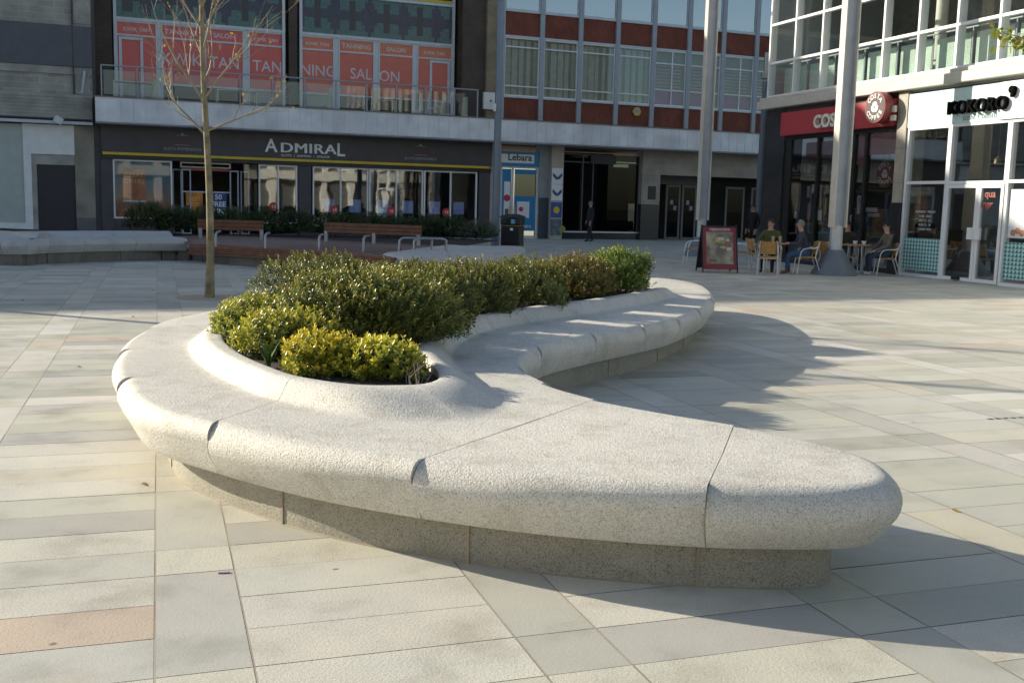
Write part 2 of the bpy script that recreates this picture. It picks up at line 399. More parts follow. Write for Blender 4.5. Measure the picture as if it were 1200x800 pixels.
# ================================================================== PLANTER SEAT
def crom(P, t, closed=False):
    n = len(P); i = int(math.floor(t)); f = t - i
    g = lambda k: np.array(P[k % n] if closed else P[max(0, min(n - 1, k))], float)
    p0, p1, p2, p3 = g(i - 1), g(i), g(i + 1), g(i + 2)
    return .5 * ((2 * p1) + (-p0 + p2) * f + (2 * p0 - 5 * p1 + 4 * p2 - p3) * f * f + (-p0 + 3 * p1 - 3 * p2 + p3) * f ** 3)
ZT = .48
SA = [((-.42, 4.43), (-.20, 5.30), (-.56, 5.74)), ((-.94, 4.69), (-.68, 5.28), (-.86, 5.70)), ((-1.50, 5.10), (-1.30, 5.72), (-1.20, 5.90)),
      ((-2.02, 5.58), (-1.66, 6.18), (-1.43, 6.20)), ((-2.42, 6.34), (-1.94, 6.62), (-1.67, 6.58)), ((-2.69, 6.97), (-2.16, 7.05), (-1.86, 6.95)),
      ((-2.875, 7.57), (-2.36, 7.55), (-2.03, 7.35)), ((-3.04, 8.22), (-2.50, 8.05), (-2.14, 7.8)), ((-3.13, 8.87), (-2.58, 8.6), (-2.2, 8.4)),
      ((-3.17, 9.5), (-2.62, 9.2), (-2.22, 9.0)), ((-3.06, 10.15), (-2.52, 9.85), (-2.15, 9.65)), ((-2.75, 11.0), (-2.2, 10.5), (-1.92, 10.25)),
      ((-2.05, 11.9), (-1.6, 11.35), (-1.38, 11.1)), ((-1.15, 12.85), (-.75, 12.3), (-.52, 12.05)), ((-.15, 13.95), (.25, 13.4), (.45, 13.1)),
      ((.9, 15.3), (1.05, 14.4), (1.12, 13.85)), ((1.7, 16.35), (1.62, 14.75), (1.48, 14.1)), ((2.3, 16.85), (1.98, 14.6), (1.70, 14.05)),
      ((2.70, 16.1), (2.15, 14.2), (1.83, 13.75)), ((2.76, 14.9), (2.2, 13.85), (1.84, 13.45)), ((2.62, 13.6), (2.12, 13.4), (1.76, 13.15)),
      ((2.35, 12.4), (1.86, 12.75), (1.57, 12.7)), ((2.00, 11.4), (1.47, 11.95), (1.2, 12.0)), ((1.62, 10.5), (1.02, 11.15), (.77, 11.25)),
      ((1.18, 9.8), (.60, 10.55), (.36, 10.65)), ((.70, 9.08), (.15, 9.85), (-.10, 9.9)), ((.32, 8.42), (-.20, 9.2), (-.42, 9.15)),
      ((.12, 7.75), (-.38, 8.45), (-.60, 8.35)), ((.10, 7.15), (-.42, 7.7), (-.66, 7.6)), ((.24, 6.62), (-.34, 7.05), (-.62, 7.0)),
      ((.52, 6.08), (-.14, 6.4), (-.50, 6.5))]
NA = len(SA) - 1
JF, JB = np.array((-.42, 4.43)), np.array((.52, 6.08))          # ends of the straight joint across the horn
def staA(t, k): return crom([s[k] for s in SA], t)
def ridge_h(t):                                                  # the raised kerb round the bed dies out at the far end
    h = .118
    if 15.2 < t < 20.2: h *= max(0., min(1., (t - 19.0) / 1.1)) if t > 17.5 else max(0., 1 - (t - 15.2) / 1.2)
    return h
def inset_at(O, nrm, r, lean=R(27)):
    """profile of the seat edge: underside corner, leaning face, rounded nose; (inset along nrm, z)"""
    zc = ZT - r; pts = []
    x20 = r * (1 - math.cos(lean)); z20 = zc - r * math.sin(lean)
    zb, xb = .205, .078
    pts.append((xb + .012, zb)); pts.append((xb, zb + .012)); pts.append(((xb + x20) / 2, (zb + .012 + z20) / 2))
    for k in range(10):
        th = -lean + (math.pi / 2 + lean) * k / 9
        pts.append((r * (1 - math.cos(th)), zc + r * math.sin(th)))
    return [(O[0] + nrm[0] * i, O[1] + nrm[1] * i, z) for i, z in pts]
JD = (JB - JF) / np.hypot(*(JB - JF))
def dirA(t, O, Fp):
    d = (Fp - O) / np.hypot(*(Fp - O))
    for tt, jd_ in ((0, JD), (NA, -JD)):
        k = max(0., 1 - abs(t - tt) / 1.3); k = k * k * (3 - 2 * k)
        d = d * (1 - k) + jd_ * k
    return d / np.hypot(*d)
def prof_A(t, r, line=False, Opt=None, Fpt=None, Ipt=None, rh=None):
    O = Opt if line else staA(t, 0)
    Fp = Fpt if Fpt is not None else staA(t, 1); I = Ipt if Ipt is not None else staA(t, 2)
    h = ridge_h(t) if rh is None else rh
    rise = .55 + .33 * (1. if line else max(0., 1 - t / 2.5, (t - 26.5) / 3.5))
    if line:
        pts = [(O[0], O[1], .205 + (ZT - .205) * k / 12) for k in range(13)]
    else:
        nrm = dirA(t, O, Fp)
        pts = inset_at(O, nrm, r)
    s = np.array(pts[-1][:2])
    out = [(Fp[0], Fp[1], .205)] + pts
    for k in (.33, .66, .9): q = s + (Fp - s) * k; out.append((q[0], q[1], ZT))
    for k in (0, .06, .13, .2, .28, .36, .45, .55, .66, .78, .9, .965, 1.):
        q = Fp + (I - Fp) * k; v = min(1., k / rise); S = v * v * (3 - 2 * v)
        z = ZT + h * S - (.006 if k > .95 else 0) - (.012 if k > .99 else 0)
        out.append((q[0], q[1], z))
    out.append((I[0], I[1], .40))
    return out
def loft(stations, closed_prof=True, wall=True):
    b = MB(); m = len(stations[0])
    for st in stations: b.v += [tuple(p) for p in st]
    for i in range(len(stations) - 1):
        for k in range(m):
            k2 = (k + 1) % m
            if k2 == 0 and not (closed_prof and wall): continue
            b.f.append((i * m + k, i * m + k2, (i + 1) * m + k2, (i + 1) * m + k)); b.uv.append([(0, 0)] * 4); b.mi.append(0)
    if closed_prof:
        for i in (0, len(stations) - 1):                          # end faces as upright strips under the profile
            k0 = len(b.v); b.v += [(p[0], p[1], min(stations[i][0][2], p[2])) for p in stations[i]]
            for k in range(1, m - 1):
                if k < 17: b.f.append((i * m, i * m + k, i * m + k + 1)); b.uv.append([(0, 0)] * 3); b.mi.append(0)
                else: b.f.append((i * m + k, i * m + k + 1, k0 + k + 1, k0 + k)); b.uv.append([(0, 0)] * 4); b.mi.append(0)
    return b
planter = thing('planter_seat', 'long pale granite seat curling in a comma round a bed of shrubs, in the foreground', 'planter', (0, 8, 0))
RB, RS = .115, .072
GAP = .0028
jA = [2, 4, 6, 8, 10, 12.2, 14.4, 16.6, 18.8, 20.35, 21.7, 22.75, 23.8, 24.9, 26.3, 28.1, 29.15]   # joints between the blocks
def gap_t(t):
    d = staA(t + .01, 0) - staA(t - .01, 0); return GAP / (np.hypot(*d) / .02)
def blockA(t0, t1, r0, r1, pre=(), post=()):
    a, b_ = t0 + (gap_t(t0) if t0 > 0 else 0), t1 - (gap_t(t1) if t1 < NA else 0)
    n = max(5, int((b_ - a) / .12)); st = list(pre)
    for i in range(n + 1):
        f = i / n; st.append(prof_A(a + (b_ - a) * f, r0 + (r1 - r0) * f))
    st += list(post)
    return loft(st)
# the block against the straight joint, lofted right round: bay end -> joint -> front end
jd = (JF - JB) / np.hypot(*(JF - JB)); jn = np.array((jd[1], -jd[0]));
if jn @ np.array((-1, .3)) < 0: jn = -jn
line = []
for f, Fq, Iq in ((0., (-.14, 6.4), (-.50, 6.5)), (.12, (-.06, 6.2), (-.46, 6.36)), (.25, (-.01, 6.0), (-.43, 6.2)), (.4, (.0, 5.82), (-.42, 6.06)), (.55, (-.02, 5.66), (-.43, 5.94)), (.7, (-.06, 5.52), (-.46, 5.84)), (.85, (-.12, 5.4), (-.50, 5.78)), (1., (-.20, 5.30), (-.56, 5.74))):
    O = (JB - JD * RS) * (1 - f) + (JF + JD * RS) * f + jn * GAP
    line.append(prof_A(0, 0, True, O, np.array(Fq), np.array(Iq), .118))
st = []
a = jA[-1] + gap_t(jA[-1]); n = 10
for i in range(n + 1): f = i / n; st.append(prof_A(a + (NA - .02 - a) * f, RB + (RS - RB) * f))
st += line
b_ = jA[0] - gap_t(jA[0]); n = 16
for i in range(n + 1): f = i / n; st.append(prof_A(.02 + (b_ - .02) * f, RS + (RB - RS) * f))
loft(st).build('seat_block', M['granite'], planter, smooth=38)
for k in range(len(jA) - 1):
    t0, t1 = jA[k], jA[k + 1]
    r0, r1 = (RS, RB) if t0 < 11 else ((RS, RS) if t0 < 12.5 else (RB, RS))
    if t0 == 10: r0, r1 = RS, RB
    blockA(t0, t1, r0, r1).build('seat_block', M['granite'], planter, smooth=38)
# pale mortar showing in the joints
def mortar(P, tdir, nrm, both=False):
    b = MB(); Q = []; na = 14
    for i, (x, y, z) in enumerate(P):
        v = nrm * .0015 if 1 <= i <= na else (-nrm * .006 if (both and i >= len(P) - na) or (not both and i >= len(P) - 2) else nrm * 0)
        Q.append((x + v[0], y + v[1], z - (.006 if z > .474 else 0.) if z > .3 else z + .004))
    h = GAP * 1.15
    A = [(q[0] - tdir[0] * h, q[1] - tdir[1] * h, q[2]) for q in Q]; B = [(q[0] + tdir[0] * h, q[1] + tdir[1] * h, q[2]) for q in Q]
    m = len(Q)
    for S_ in (A, B):
        if both: b.quad(S_); continue
        for i in range(1, m - 1):
            if i < 17: b.quad([S_[0], S_[i], S_[i + 1]])
            else: b.quad([S_[i], S_[i + 1], (S_[i + 1][0], S_[i + 1][1], .21), (S_[i][0], S_[i][1], .21)])
    for i in range(m): b.quad([A[i], A[(i + 1) % m], B[(i + 1) % m], B[i]])
    b.build('mortar_joint', M['mortar'], planter)
for t_ in jA:
    f_ = staA(t_, 1) - staA(t_, 0); f_ = f_ / np.hypot(*f_); mortar(prof_A(t_, RB), np.array((-f_[1], f_[0])), f_)
# horn: front edge and bay edge lofted to a spine
HF = [(-.42, 4.43), (0, 4.275), (.42, 4.175), (.80, 4.125), (1.14, 4.12), (1.41, 4.15), (1.59, 4.235), (1.69, 4.37), (1.725, 4.53), (1.725, 4.72), (1.66, 4.92), (1.49, 5.17), (1.19, 5.45), (.87, 5.73), (.52, 6.08)]
_m0, _m1, _tip = np.array((.05, 5.24)), np.array((.995, 4.767)), np.array((1.44, 4.60))
def spine(t):
    if t <= 3: return _m0 + (_m1 - _m0) * t / 3
    if t >= 12: return _m1 + (_m0 - _m1) * (t - 12) / 2
    k = min((t - 3) / 3.6, (12 - t) / 3.6, 1.); return _m1 + (_tip - _m1) * k
J1D = np.array((1.19 - .80, 5.45 - 4.125)); J1D = J1D / np.hypot(*J1D)
def hornprof(t, r):
    O = crom(HF, t); S_ = spine(t); e = 1e-3; d = crom(HF, t + e) - crom(HF, t - e); d = d / np.hypot(*d); nrm = np.array((d[1], -d[0]))
    if nrm @ (S_ - O) < 0: nrm = -nrm
    for tt, jd_ in ((0, JD), (3, J1D), (12, -J1D), (14, -JD)):
        k = max(0., 1 - abs(t - tt) / 1.0); k = k * k * (3 - 2 * k); nrm = nrm * (1 - k) + jd_ * k
    nrm = nrm / np.hypot(*nrm)
    pts = inset_at(O, nrm, r); s = np.array(pts[-1][:2])
    out = [(S_[0], S_[1], .205)] + pts
    for k in (.3, .6, 1.): q = s + (S_ - s) * k; out.append((q[0], q[1], ZT))
    return out
def horn(ranges, name):
    b = MB()
    for (t0, t1, r0, r1) in ranges:
        n = max(8, int(abs(t1 - t0) / .1)); st = []
        for i in range(n + 1): f = i / n; st.append(hornprof(t0 + (t1 - t0) * f, r0 + (r1 - r0) * f))
        l = loft(st, True, False); k = len(b.v); b.v += l.v; b.f += [tuple(q + k for q in f) for f in l.f]; b.uv += l.uv; b.mi += l.mi
    return b.build(name, M['granite'], planter, smooth=38)
g_ = GAP / .39
horn([(g_, 3 - g_, RB, RS), (12 + g_, 14 - g_, RS, RB)], 'seat_block')
horn([(3 + g_, 12 - g_, RB, RB)], 'seat_block')
# plinth under the seat, with mortar joints
outl = [staA(t, 0) for t in np.arange(0, NA, .25)] + [crom(HF, t) for t in np.arange(14, 0.01, -.25)]
outl = np.array(outl); n = len(outl)
def offset_loop(L, dfun):
    res = []
    for i in range(len(L)):
        d = L[(i + 2) % len(L)] - L[i - 2]; d = d / (np.hypot(*d) + 1e-9); nrm = np.array((d[1], -d[0]))     # clockwise loop: inside on the right
        res.append(L[i] + nrm * dfun(L[i]))
    return np.array(res)
def pins(p):
    return .18 + .10 * max(0, min(1, (-p[0] - 1.2) / 1.2)) + .12 * max(0, min(1, (p[0] - 1.3) / .4)) * (1 if p[1] < 6 else .4)
area = sum(outl[i][0] * outl[(i + 1) % n][1] - outl[(i + 1) % n][0] * outl[i][1] for i in range(n))
if area > 0: outl = outl[::-1]
base = offset_loop(outl, pins)
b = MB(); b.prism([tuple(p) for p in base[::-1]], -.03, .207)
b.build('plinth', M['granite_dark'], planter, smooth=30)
bm_ = MB()
fill = offset_loop(outl, lambda p: pins(p) - .012)
def near_i(q): return int(np.argmin(((outl - np.array(q)) ** 2).sum(1)))
for t_ in (3,):
    P_ = hornprof(3, RB); Q_ = hornprof(12, RB)
    mortar([P_[0]] + P_[1:] + Q_[1:-1][::-1], np.array((J1D[1], -J1D[0])), J1D, True)
for q in ((-.30, 4.35), (.78, 4.09), (-1.27, 4.88), (-2.2, 5.85), (-2.95, 7.6), (.25, 8.3), (1.05, 9.6), (1.75, 10.8), (2.2, 11.9)):
    i = near_i(q); p = base[i]; d = outl[(i + 1) % n] - outl[i - 1]
    bm_ = MB(); bm_.box((p[0], p[1], .088), (.014, .012, .23), math.atan2(d[1], d[0])); bm_.build('mortar_joint', M['mortar'], planter)
b = MB()                                                       # fillet of sand along the foot
for i in range(n):
    p, q = base[i], base[(i + 1) % n]
    d = q - p
    if np.hypot(*d) < 1e-4: continue
    b.tube([(p[0], p[1], .0), (q[0], q[1], .0)], .006, 5, cap=False)
b.build('mortar_bed', M['mortar'], planter)
bed = [tuple(staA(t, 2)) for t in np.arange(0, NA + .01, .5)] + [(-.46, 6.36), (-.43, 6.2), (-.42, 6.06), (-.43, 5.94), (-.46, 5.84), (-.50, 5.78)]
b = MB()
cxy = (-.9, 8.2)
from mathutils.geometry import tessellate_polygon
tri = tessellate_polygon([[Vector((p[0], p[1], 0)) for p in bed]])
for tr in tri: b.quad([(bed[k][0], bed[k][1], .535) for k in tr])
b.build('soil', M['soil'], planter)

# ================================================================== FOLIAGE
LEAF = leafmat('leaf_surface', .36, .22)
def leaves_mesh(name, P, D, U, L, W, C, mat, parent, fold=.25, droop=.15):
    """P base, D direction, U up side, L length, W half width, C colour - all arrays"""
    n = len(P); P = np.asarray(P, float); D = np.asarray(D, float); U = np.asarray(U, float)
    D /= np.linalg.norm(D, axis=1)[:, None] + 1e-9
    S = np.cross(D, U); S /= np.linalg.norm(S, axis=1)[:, None] + 1e-9; Nn = np.cross(S, D)
    L = L[:, None]; W = W[:, None]
    v = np.empty((n, 6, 3))
    v[:, 0] = P
    v[:, 1] = P + D * L * .38 + S * W + Nn * W * fold
    v[:, 2] = P + D * L * .75 + S * W * .72 + Nn * (W * fold * .7 - L * droop * .5)
    v[:, 3] = P + D * L - Nn * L * droop
    v[:, 4] = P + D * L * .75 - S * W * .72 + Nn * (W * fold * .7 - L * droop * .5)
    v[:, 5] = P + D * L * .38 - S * W + Nn * W * fold
    o_ = wloc(parent) if parent else Vector((0, 0, 0)); v -= np.array(o_)
    me = bpy.data.meshes.new(name)
    me.vertices.add(n * 6); me.vertices.foreach_set('co', v.ravel().astype(np.float32))
    idx = np.arange(n)[:, None] * 6 + np.array([0, 1, 2, 3, 0, 3, 4, 5])[None]
    me.loops.add(n * 8); me.loops.foreach_set('vertex_index', idx.ravel().astype(np.int32))
    me.polygons.add(n * 2); me.polygons.foreach_set('loop_start', (np.arange(n * 2) * 4).astype(np.int32))
    me.update(calc_edges=True)
    ca = me.color_attributes.new('leafcol', 'FLOAT_COLOR', 'POINT')
    c4 = np.ones((n, 6, 4), np.float32); c4[:, :, :3] = np.asarray(C)[:, None, :]
    ca.data.foreach_set('color', c4.ravel()); me.materials.append(mat); me.validate()
    ob = bpy.data.objects.new(name, me); COL.objects.link(ob); ob.parent = parent
    return ob
def shrub(name, label, cat, c, rad, z0, z1, nsprig, nleaf, L, W, cin, ctip, seed, group=None, spl=.11, up=.9, tipspread=.5, shell=(.8, 1.04), stems=14, stray=.03, dull=None):
    rs = np.random.RandomState(seed)
    root = thing(name, label, cat, (c[0], c[1], z0), group)
    ph = rs.uniform(0, 6.28, 8); fr_ = rs.uniform(1.5, 4.5, 8); am = rs.uniform(.02, .075, 8)
    n = nsprig
    a = rs.uniform(0, 2 * np.pi, n); cz = rs.uniform(-.35, 1, n); sz = np.sqrt(1 - cz ** 2)
    d = np.stack([np.cos(a) * sz, np.sin(a) * sz, cz], 1)
    mod = 1 + sum(am[k] * np.sin(fr_[k] * a + ph[k] + cz * fr_[(k + 3) % 8]) for k in range(8))
    shellr = rs.uniform(shell[0], shell[1], n); inner = rs.rand(n) < .22; shellr[inner] = rs.uniform(.35, .8, inner.sum())
    strayd = rs.rand(n) < stray; shellr[strayd] *= rs.uniform(1.05, 1.22, strayd.sum())
    hz = (z1 - z0)
    zc = z0 + hz * .42
    rz = np.where(d[:, 2] > 0, z1 - zc, zc - z0 - .02)
    dxy = np.abs(d[:, :2]); flat = (1 - .0 * d[:, 2])
    p = np.stack([c[0] + d[:, 0] * rad[0] * mod * shellr, c[1] + d[:, 1] * rad[1] * mod * shellr, zc + np.sign(d[:, 2]) * np.abs(d[:, 2]) ** .8 * rz * mod * shellr], 1)
    dirs = d * .75 + np.array([0, 0, up]) + rs.normal(0, .28, (n, 3)); dirs /= np.linalg.norm(dirs, axis=1)[:, None]
    sl = spl * rs.uniform(.6, 1.35, n)
    start = p - dirs * sl[:, None] * .8
    P = []; D = []; U = []; LL = []; WW = []; CC = []
    h = np.array([.3, .9, .2]); e1 = np.cross(dirs, h); e1 /= np.linalg.norm(e1, axis=1)[:, None]; e2 = np.cross(dirs, e1)
    tone = rs.uniform(.72, 1.3, n); age = rs.uniform(0, 1, n) ** 1.3
    cin = np.array(cin); ctip = np.array(ctip)
    for j in range(nleaf):
        t = (j + .5) / nleaf; az = 2.4 * j + rs.uniform(-.4, .4, n)
        radial = e1 * np.cos(az)[:, None] + e2 * np.sin(az)[:, None]
        el = R(75) * (1 - t) + R(22) * t + rs.normal(0, .15, n)
        D.append(dirs * np.cos(el)[:, None] + radial * np.sin(el)[:, None])
        P.append(start + dirs * (sl * t)[:, None]); U.append(dirs + rs.normal(0, .25, (n, 3)))
        LL.append(L * rs.uniform(.65, 1.15, n) * (1.05 - .35 * t)); WW.append(W * rs.uniform(.75, 1.15, n) * (1.05 - .3 * t))
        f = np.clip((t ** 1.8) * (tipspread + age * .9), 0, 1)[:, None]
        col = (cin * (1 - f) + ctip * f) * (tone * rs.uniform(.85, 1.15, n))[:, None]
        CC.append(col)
    P, D, U, LL, WW, CC = [np.concatenate(q) for q in (P, D, U, LL, WW, CC)]
    leaves_mesh('foliage', P, D, U, LL, WW, CC, LEAF, root)
    b = MB()
    for k in range(stems):
        i = rs.randint(n); q = p[i]; g = np.array((c[0] + rs.uniform(-.12, .12) * rad[0], c[1] + rs.uniform(-.12, .12) * rad[1], z0 - .02))
        mid = (g + q) / 2 + np.array((0, 0, -.05)) + (q - g) * np.array((.12, .12, -.05))
        b.tube([g, mid, q], [.009, .006, .003], 5)
    # twigs to every sixth sprig so that no leaf floats
    for i in range(0, n, 6):
        q = start[i]; q2 = p[i] + dirs[i] * sl[i] * .2
        b.tube([q - dirs[i] * .05, q, q2], [.0022, .002, .001], 3, cap=False)
    b.build('stem', pm('shrub_bark', (.09, .06, .035), .9), root)
    return root
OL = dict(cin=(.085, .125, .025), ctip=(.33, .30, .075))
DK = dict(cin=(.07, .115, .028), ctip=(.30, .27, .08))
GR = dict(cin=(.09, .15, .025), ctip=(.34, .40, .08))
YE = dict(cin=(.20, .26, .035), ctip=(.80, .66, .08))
hedgeG = 'shrubs in the planter bed'
def sh(lbl, c, rad, z1, n, seed, pal, L=.036, W=.0088, nl=12, **k):
    return shrub('shrub', lbl, 'shrub', c, rad, .49, z1, n, nl, L, W, pal['cin'], pal['ctip'], seed, hedgeG, **k)
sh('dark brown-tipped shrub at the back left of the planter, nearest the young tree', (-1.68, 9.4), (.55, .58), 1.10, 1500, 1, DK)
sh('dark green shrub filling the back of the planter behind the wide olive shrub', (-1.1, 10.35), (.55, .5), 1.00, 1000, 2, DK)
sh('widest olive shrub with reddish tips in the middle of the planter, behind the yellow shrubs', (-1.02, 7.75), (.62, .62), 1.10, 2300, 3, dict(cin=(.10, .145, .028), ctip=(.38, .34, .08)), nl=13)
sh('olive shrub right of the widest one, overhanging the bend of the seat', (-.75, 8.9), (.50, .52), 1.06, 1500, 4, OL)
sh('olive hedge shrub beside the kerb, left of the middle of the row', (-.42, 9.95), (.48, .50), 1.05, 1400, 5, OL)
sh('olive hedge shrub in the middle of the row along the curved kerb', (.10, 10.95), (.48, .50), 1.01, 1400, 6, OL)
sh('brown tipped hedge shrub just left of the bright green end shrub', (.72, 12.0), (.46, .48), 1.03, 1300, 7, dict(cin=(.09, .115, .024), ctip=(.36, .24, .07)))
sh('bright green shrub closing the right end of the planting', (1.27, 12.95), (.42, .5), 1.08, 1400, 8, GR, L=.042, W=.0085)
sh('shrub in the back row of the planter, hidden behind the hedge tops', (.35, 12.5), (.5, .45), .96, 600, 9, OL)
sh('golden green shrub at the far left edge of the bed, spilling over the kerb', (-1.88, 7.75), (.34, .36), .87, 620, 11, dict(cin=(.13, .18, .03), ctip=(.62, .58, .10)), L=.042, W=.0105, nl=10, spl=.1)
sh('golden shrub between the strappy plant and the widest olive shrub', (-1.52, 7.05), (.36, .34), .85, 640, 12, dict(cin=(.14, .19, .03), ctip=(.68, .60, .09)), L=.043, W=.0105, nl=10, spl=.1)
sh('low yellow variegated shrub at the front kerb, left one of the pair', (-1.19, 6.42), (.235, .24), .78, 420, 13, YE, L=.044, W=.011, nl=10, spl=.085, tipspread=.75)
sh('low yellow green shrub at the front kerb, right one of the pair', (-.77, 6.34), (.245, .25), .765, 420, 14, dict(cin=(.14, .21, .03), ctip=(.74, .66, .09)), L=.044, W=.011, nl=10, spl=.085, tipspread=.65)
# strappy plant
def strappy():
    q = (-1.53, 6.52)
    rs = np.random.RandomState(4)
    root = thing('strappy_plant', 'small plant with long strap leaves, one of them white, by the front kerb', 'plant', (q[0], q[1], .53))
    for k in range(9):
        b = MB(); a = rs.uniform(0, 6.28); l = rs.uniform(.14, .24)
        if k == 0: a, l = -.3, .25
        o = rs.uniform(.15, .5); w = .011
        d = Vector((math.cos(a), math.sin(a), 0)); s = Vector((-d.y, d.x, 0)); prev = None
        for i in range(7):
            t = i / 6; p = Vector((q[0], q[1], .53)) + d * (l * o * t * t * 1.4 + .01) + Vector((0, 0, l * t * (1 - .25 * t * o)))
            ww = w * (1 - t ** 3) + .0006; cur = (p - s * ww, p + s * ww)
            if prev: b.quad([prev[0], prev[1], cur[1], cur[0]])
            prev = cur
        b.build('leaf', pm('pale_strap_leaf', (.55, .55, .45), .5) if k == 0 else pm('strap_leaf', (.06, .13, .03), .4), root)
strappy()
# dead twigs in the near corner of the bed
def twigs():
    root = thing('dead_twigs', 'bare grey dead twigs standing in the near right corner of the bed', 'twigs', (-.55, 6.02, .53))
    b = MB(); rs = random.Random(3)
    for k in range(12):
        x, y = -.56 + rs.uniform(-.05, .05), 6.02 + rs.uniform(-.08, .1)
        b.tube([(x, y, .50), (x + rs.uniform(-.05, .05), y + rs.uniform(-.05, .05), .58), (x + rs.uniform(-.07, .07), y + rs.uniform(-.06, .06), .63 + rs.uniform(0, .07))], [.004, .003, .0015], 4)
    b.build('twig', pm('dead_wood', (.22, .19, .16), .9), root)
twigs()

# ================================================================== THE SHOPPING BLOCK (frame FS)
ROOF = 16.2
def fr_rect(fr, x0, y0, x1, y1, off=0.):
    a = fr.m(x0, y0, off); b = fr.m(x1, y1, off)
    return a[0], b[0], a[1], b[1]                      # s0, s1, ztop, zbot
def pbox(fr, name, mat, parent, px, off, depth, **k):
    s0, s1, zt, zb = fr_rect(fr, *px, off); b = MB(); b.fbox(fr, s0, s1, zb, zt, off, off - depth); return b.build(name, mat, parent, **k)
def sbox(fr, name, mat, parent, s0, s1, z0, z1, o0, o1, **k):
    b = MB(); b.fbox(fr, s0, s1, z0, z1, o0, o1); return b.build(name, mat, parent, **k)
def frame_ring(fr, s0, s1, z0, z1, o0, o1, w, cuts_s=(), cuts_z=()):
    b = MB()
    b.fbox(fr, s0, s0 + w, z0, z1, o0, o1); b.fbox(fr, s1 - w, s1, z0, z1, o0, o1)
    b.fbox(fr, s0 + w, s1 - w, z0, z0 + w, o0, o1); b.fbox(fr, s0 + w, s1 - w, z1 - w, z1, o0, o1)
    for c in cuts_s: b.fbox(fr, c - w / 2, c + w / 2, z0 + w, z1 - w, o0 - .004, o1)
    for c in cuts_z: b.fbox(fr, s0 + w, s1 - w, c - w / 2, c + w / 2, o0 - .008, o1)
    return b
brick_grey = brick('grey_block_wall', (.38, .36, .31), (.30, .285, .25), (.42, .41, .38), .62, .24, .012)
brick_tower_shade = brick('tower_brick_shade', (.26, .19, .11), (.20, .15, .09), (.26, .23, .18), .225, .075, .01)
brick_dark = brick('dark_brown_brick', (.10, .06, .04), (.075, .05, .035), (.10, .09, .08), .225, .075, .01)
brick_red = brick('red_stack_brick', (.26, .066, .036), (.19, .048, .027), (.13, .066, .047), .068, .22, .007, off=0.)
# teal and navy mosaic with the stepped pattern of the spandrels
def mosaic():
    m, t, b, out = nt('mosaic_tiles')
    uv = N(t, 'ShaderNodeUVMap'); sep = N(t, 'ShaderNodeSeparateXYZ'); t.links.new(uv.outputs[0], sep.inputs[0])
    def math_(op, a, b_=None):
        n = N(t, 'ShaderNodeMath', operation=op)
        for i, v in enumerate((a, b_)):
            if v is None: continue
            if isinstance(v, (int, float)): n.inputs[i].default_value = v
            else: t.links.new(v, n.inputs[i])
        return n.outputs[0]
    u = math_('SNAP', sep.outputs[0], .14); v = math_('SNAP', sep.outputs[1], .14)
    # plus-shaped motifs every 1.55 m, alternating with thin bars
    p = math_('PINGPONG', u, .775); dv = math_('ABSOLUTE', math_('SUBTRACT', v, 9.52))
    plus = math_('LESS_THAN', math_('ADD', math_('MULTIPLY', p, 1.), math_('MULTIPLY', dv, .42)), .40)
    arm = math_('LESS_THAN', dv, .16)
    q = math_('PINGPONG', math_('ADD', u, .775), .775)
    bar = math_('MULTIPLY', math_('LESS_THAN', q, .15), math_('LESS_THAN', dv, .62))
    msk = math_('MAXIMUM', math_('MAXIMUM', plus, arm), bar)
    wn = N(t, 'ShaderNodeTexWhiteNoise'); wn.noise_dimensions = '2D'
    cv = N(t, 'ShaderNodeCombineXYZ'); t.links.new(math_('SNAP', sep.outputs[0], .07), cv.inputs[0]); t.links.new(math_('SNAP', sep.outputs[1], .07), cv.inputs[1]); t.links.new(cv.outputs[0], wn.inputs['Vector'])
    teal = ramp(t, wn.outputs[0], [(0, (.035, .095, .09)), (1, (.065, .145, .13))]); navy = ramp(t, wn.outputs[0], [(0, (.018, .018, .04)), (1, (.04, .035, .065))])
    dk = mixc(t, navy.outputs[0], (.02, .015, .018), math_('MULTIPLY', bar, .8), 'MIX')
    t.links.new(mixc(t, teal.outputs[0], dk, msk, 'MIX'), b.inputs['Base Color']); b.inputs['Roughness'].default_value = .25
    return m
MOS = mosaic()

# ---- pale grey neighbour on the left
lb = thing('plain_building', 'grey block building with dark bands and a dark door, left of the betting shop', 'building', FS.p(-20, 0, 0))
b = MB(); b.fbox(FS, -60, -11.42, 5.3, ROOF, -.02, -8)
b.build('wall', brick_grey, lb)
sbox(FS, 'shop_wall', M['charcoal'], lb, -60, -11.42, 0, 5.29, -.42, -8)
sl_, sr_ = FS.m(0, 80)[0], FS.m(86, 80)[0]
zb1, zb0 = FS.m(0, 24)[1], FS.m(0, 73)[1]
sbox(FS, 'band', pm('dark_grey_cladding', (.085, .09, .105), .55), lb, -60, -11.42, zb0, zb1, .10, -.02)
sbox(FS, 'concrete_panel', M['conc'], lb, sr_ + .04, -11.5, zb1 + .1, FS.m(86, 2)[1], .03, -.02)
sbox(FS, 'concrete_panel', M['conc'], lb, sr_ + .04, -11.5, 5.4, zb0 - .06, .03, -.02)
sbox(FS, 'concrete_panel', M['conc'], lb, -60, -11.42, zb0 - .05 - .25, zb0 - .01, .05, -.02)
sbox(FS, 'joint', M['charcoal'], lb, sr_ - .03, sr_ + .02, 5.3, zb1 + 3, .11, -.02)
z_l = FS.m(57, 143)[1]
b = MB(); b.fbox(FS, -60, -11.45, z_l + .10, 5.36, .30, .02)                   # ribbed balcony front
for k in range(7): b.fbox(FS, -60, -11.45, z_l + .16 + k * .13, z_l + .20 + k * .13, .325, .30)
b.build('balcony', M['conc'], lb)
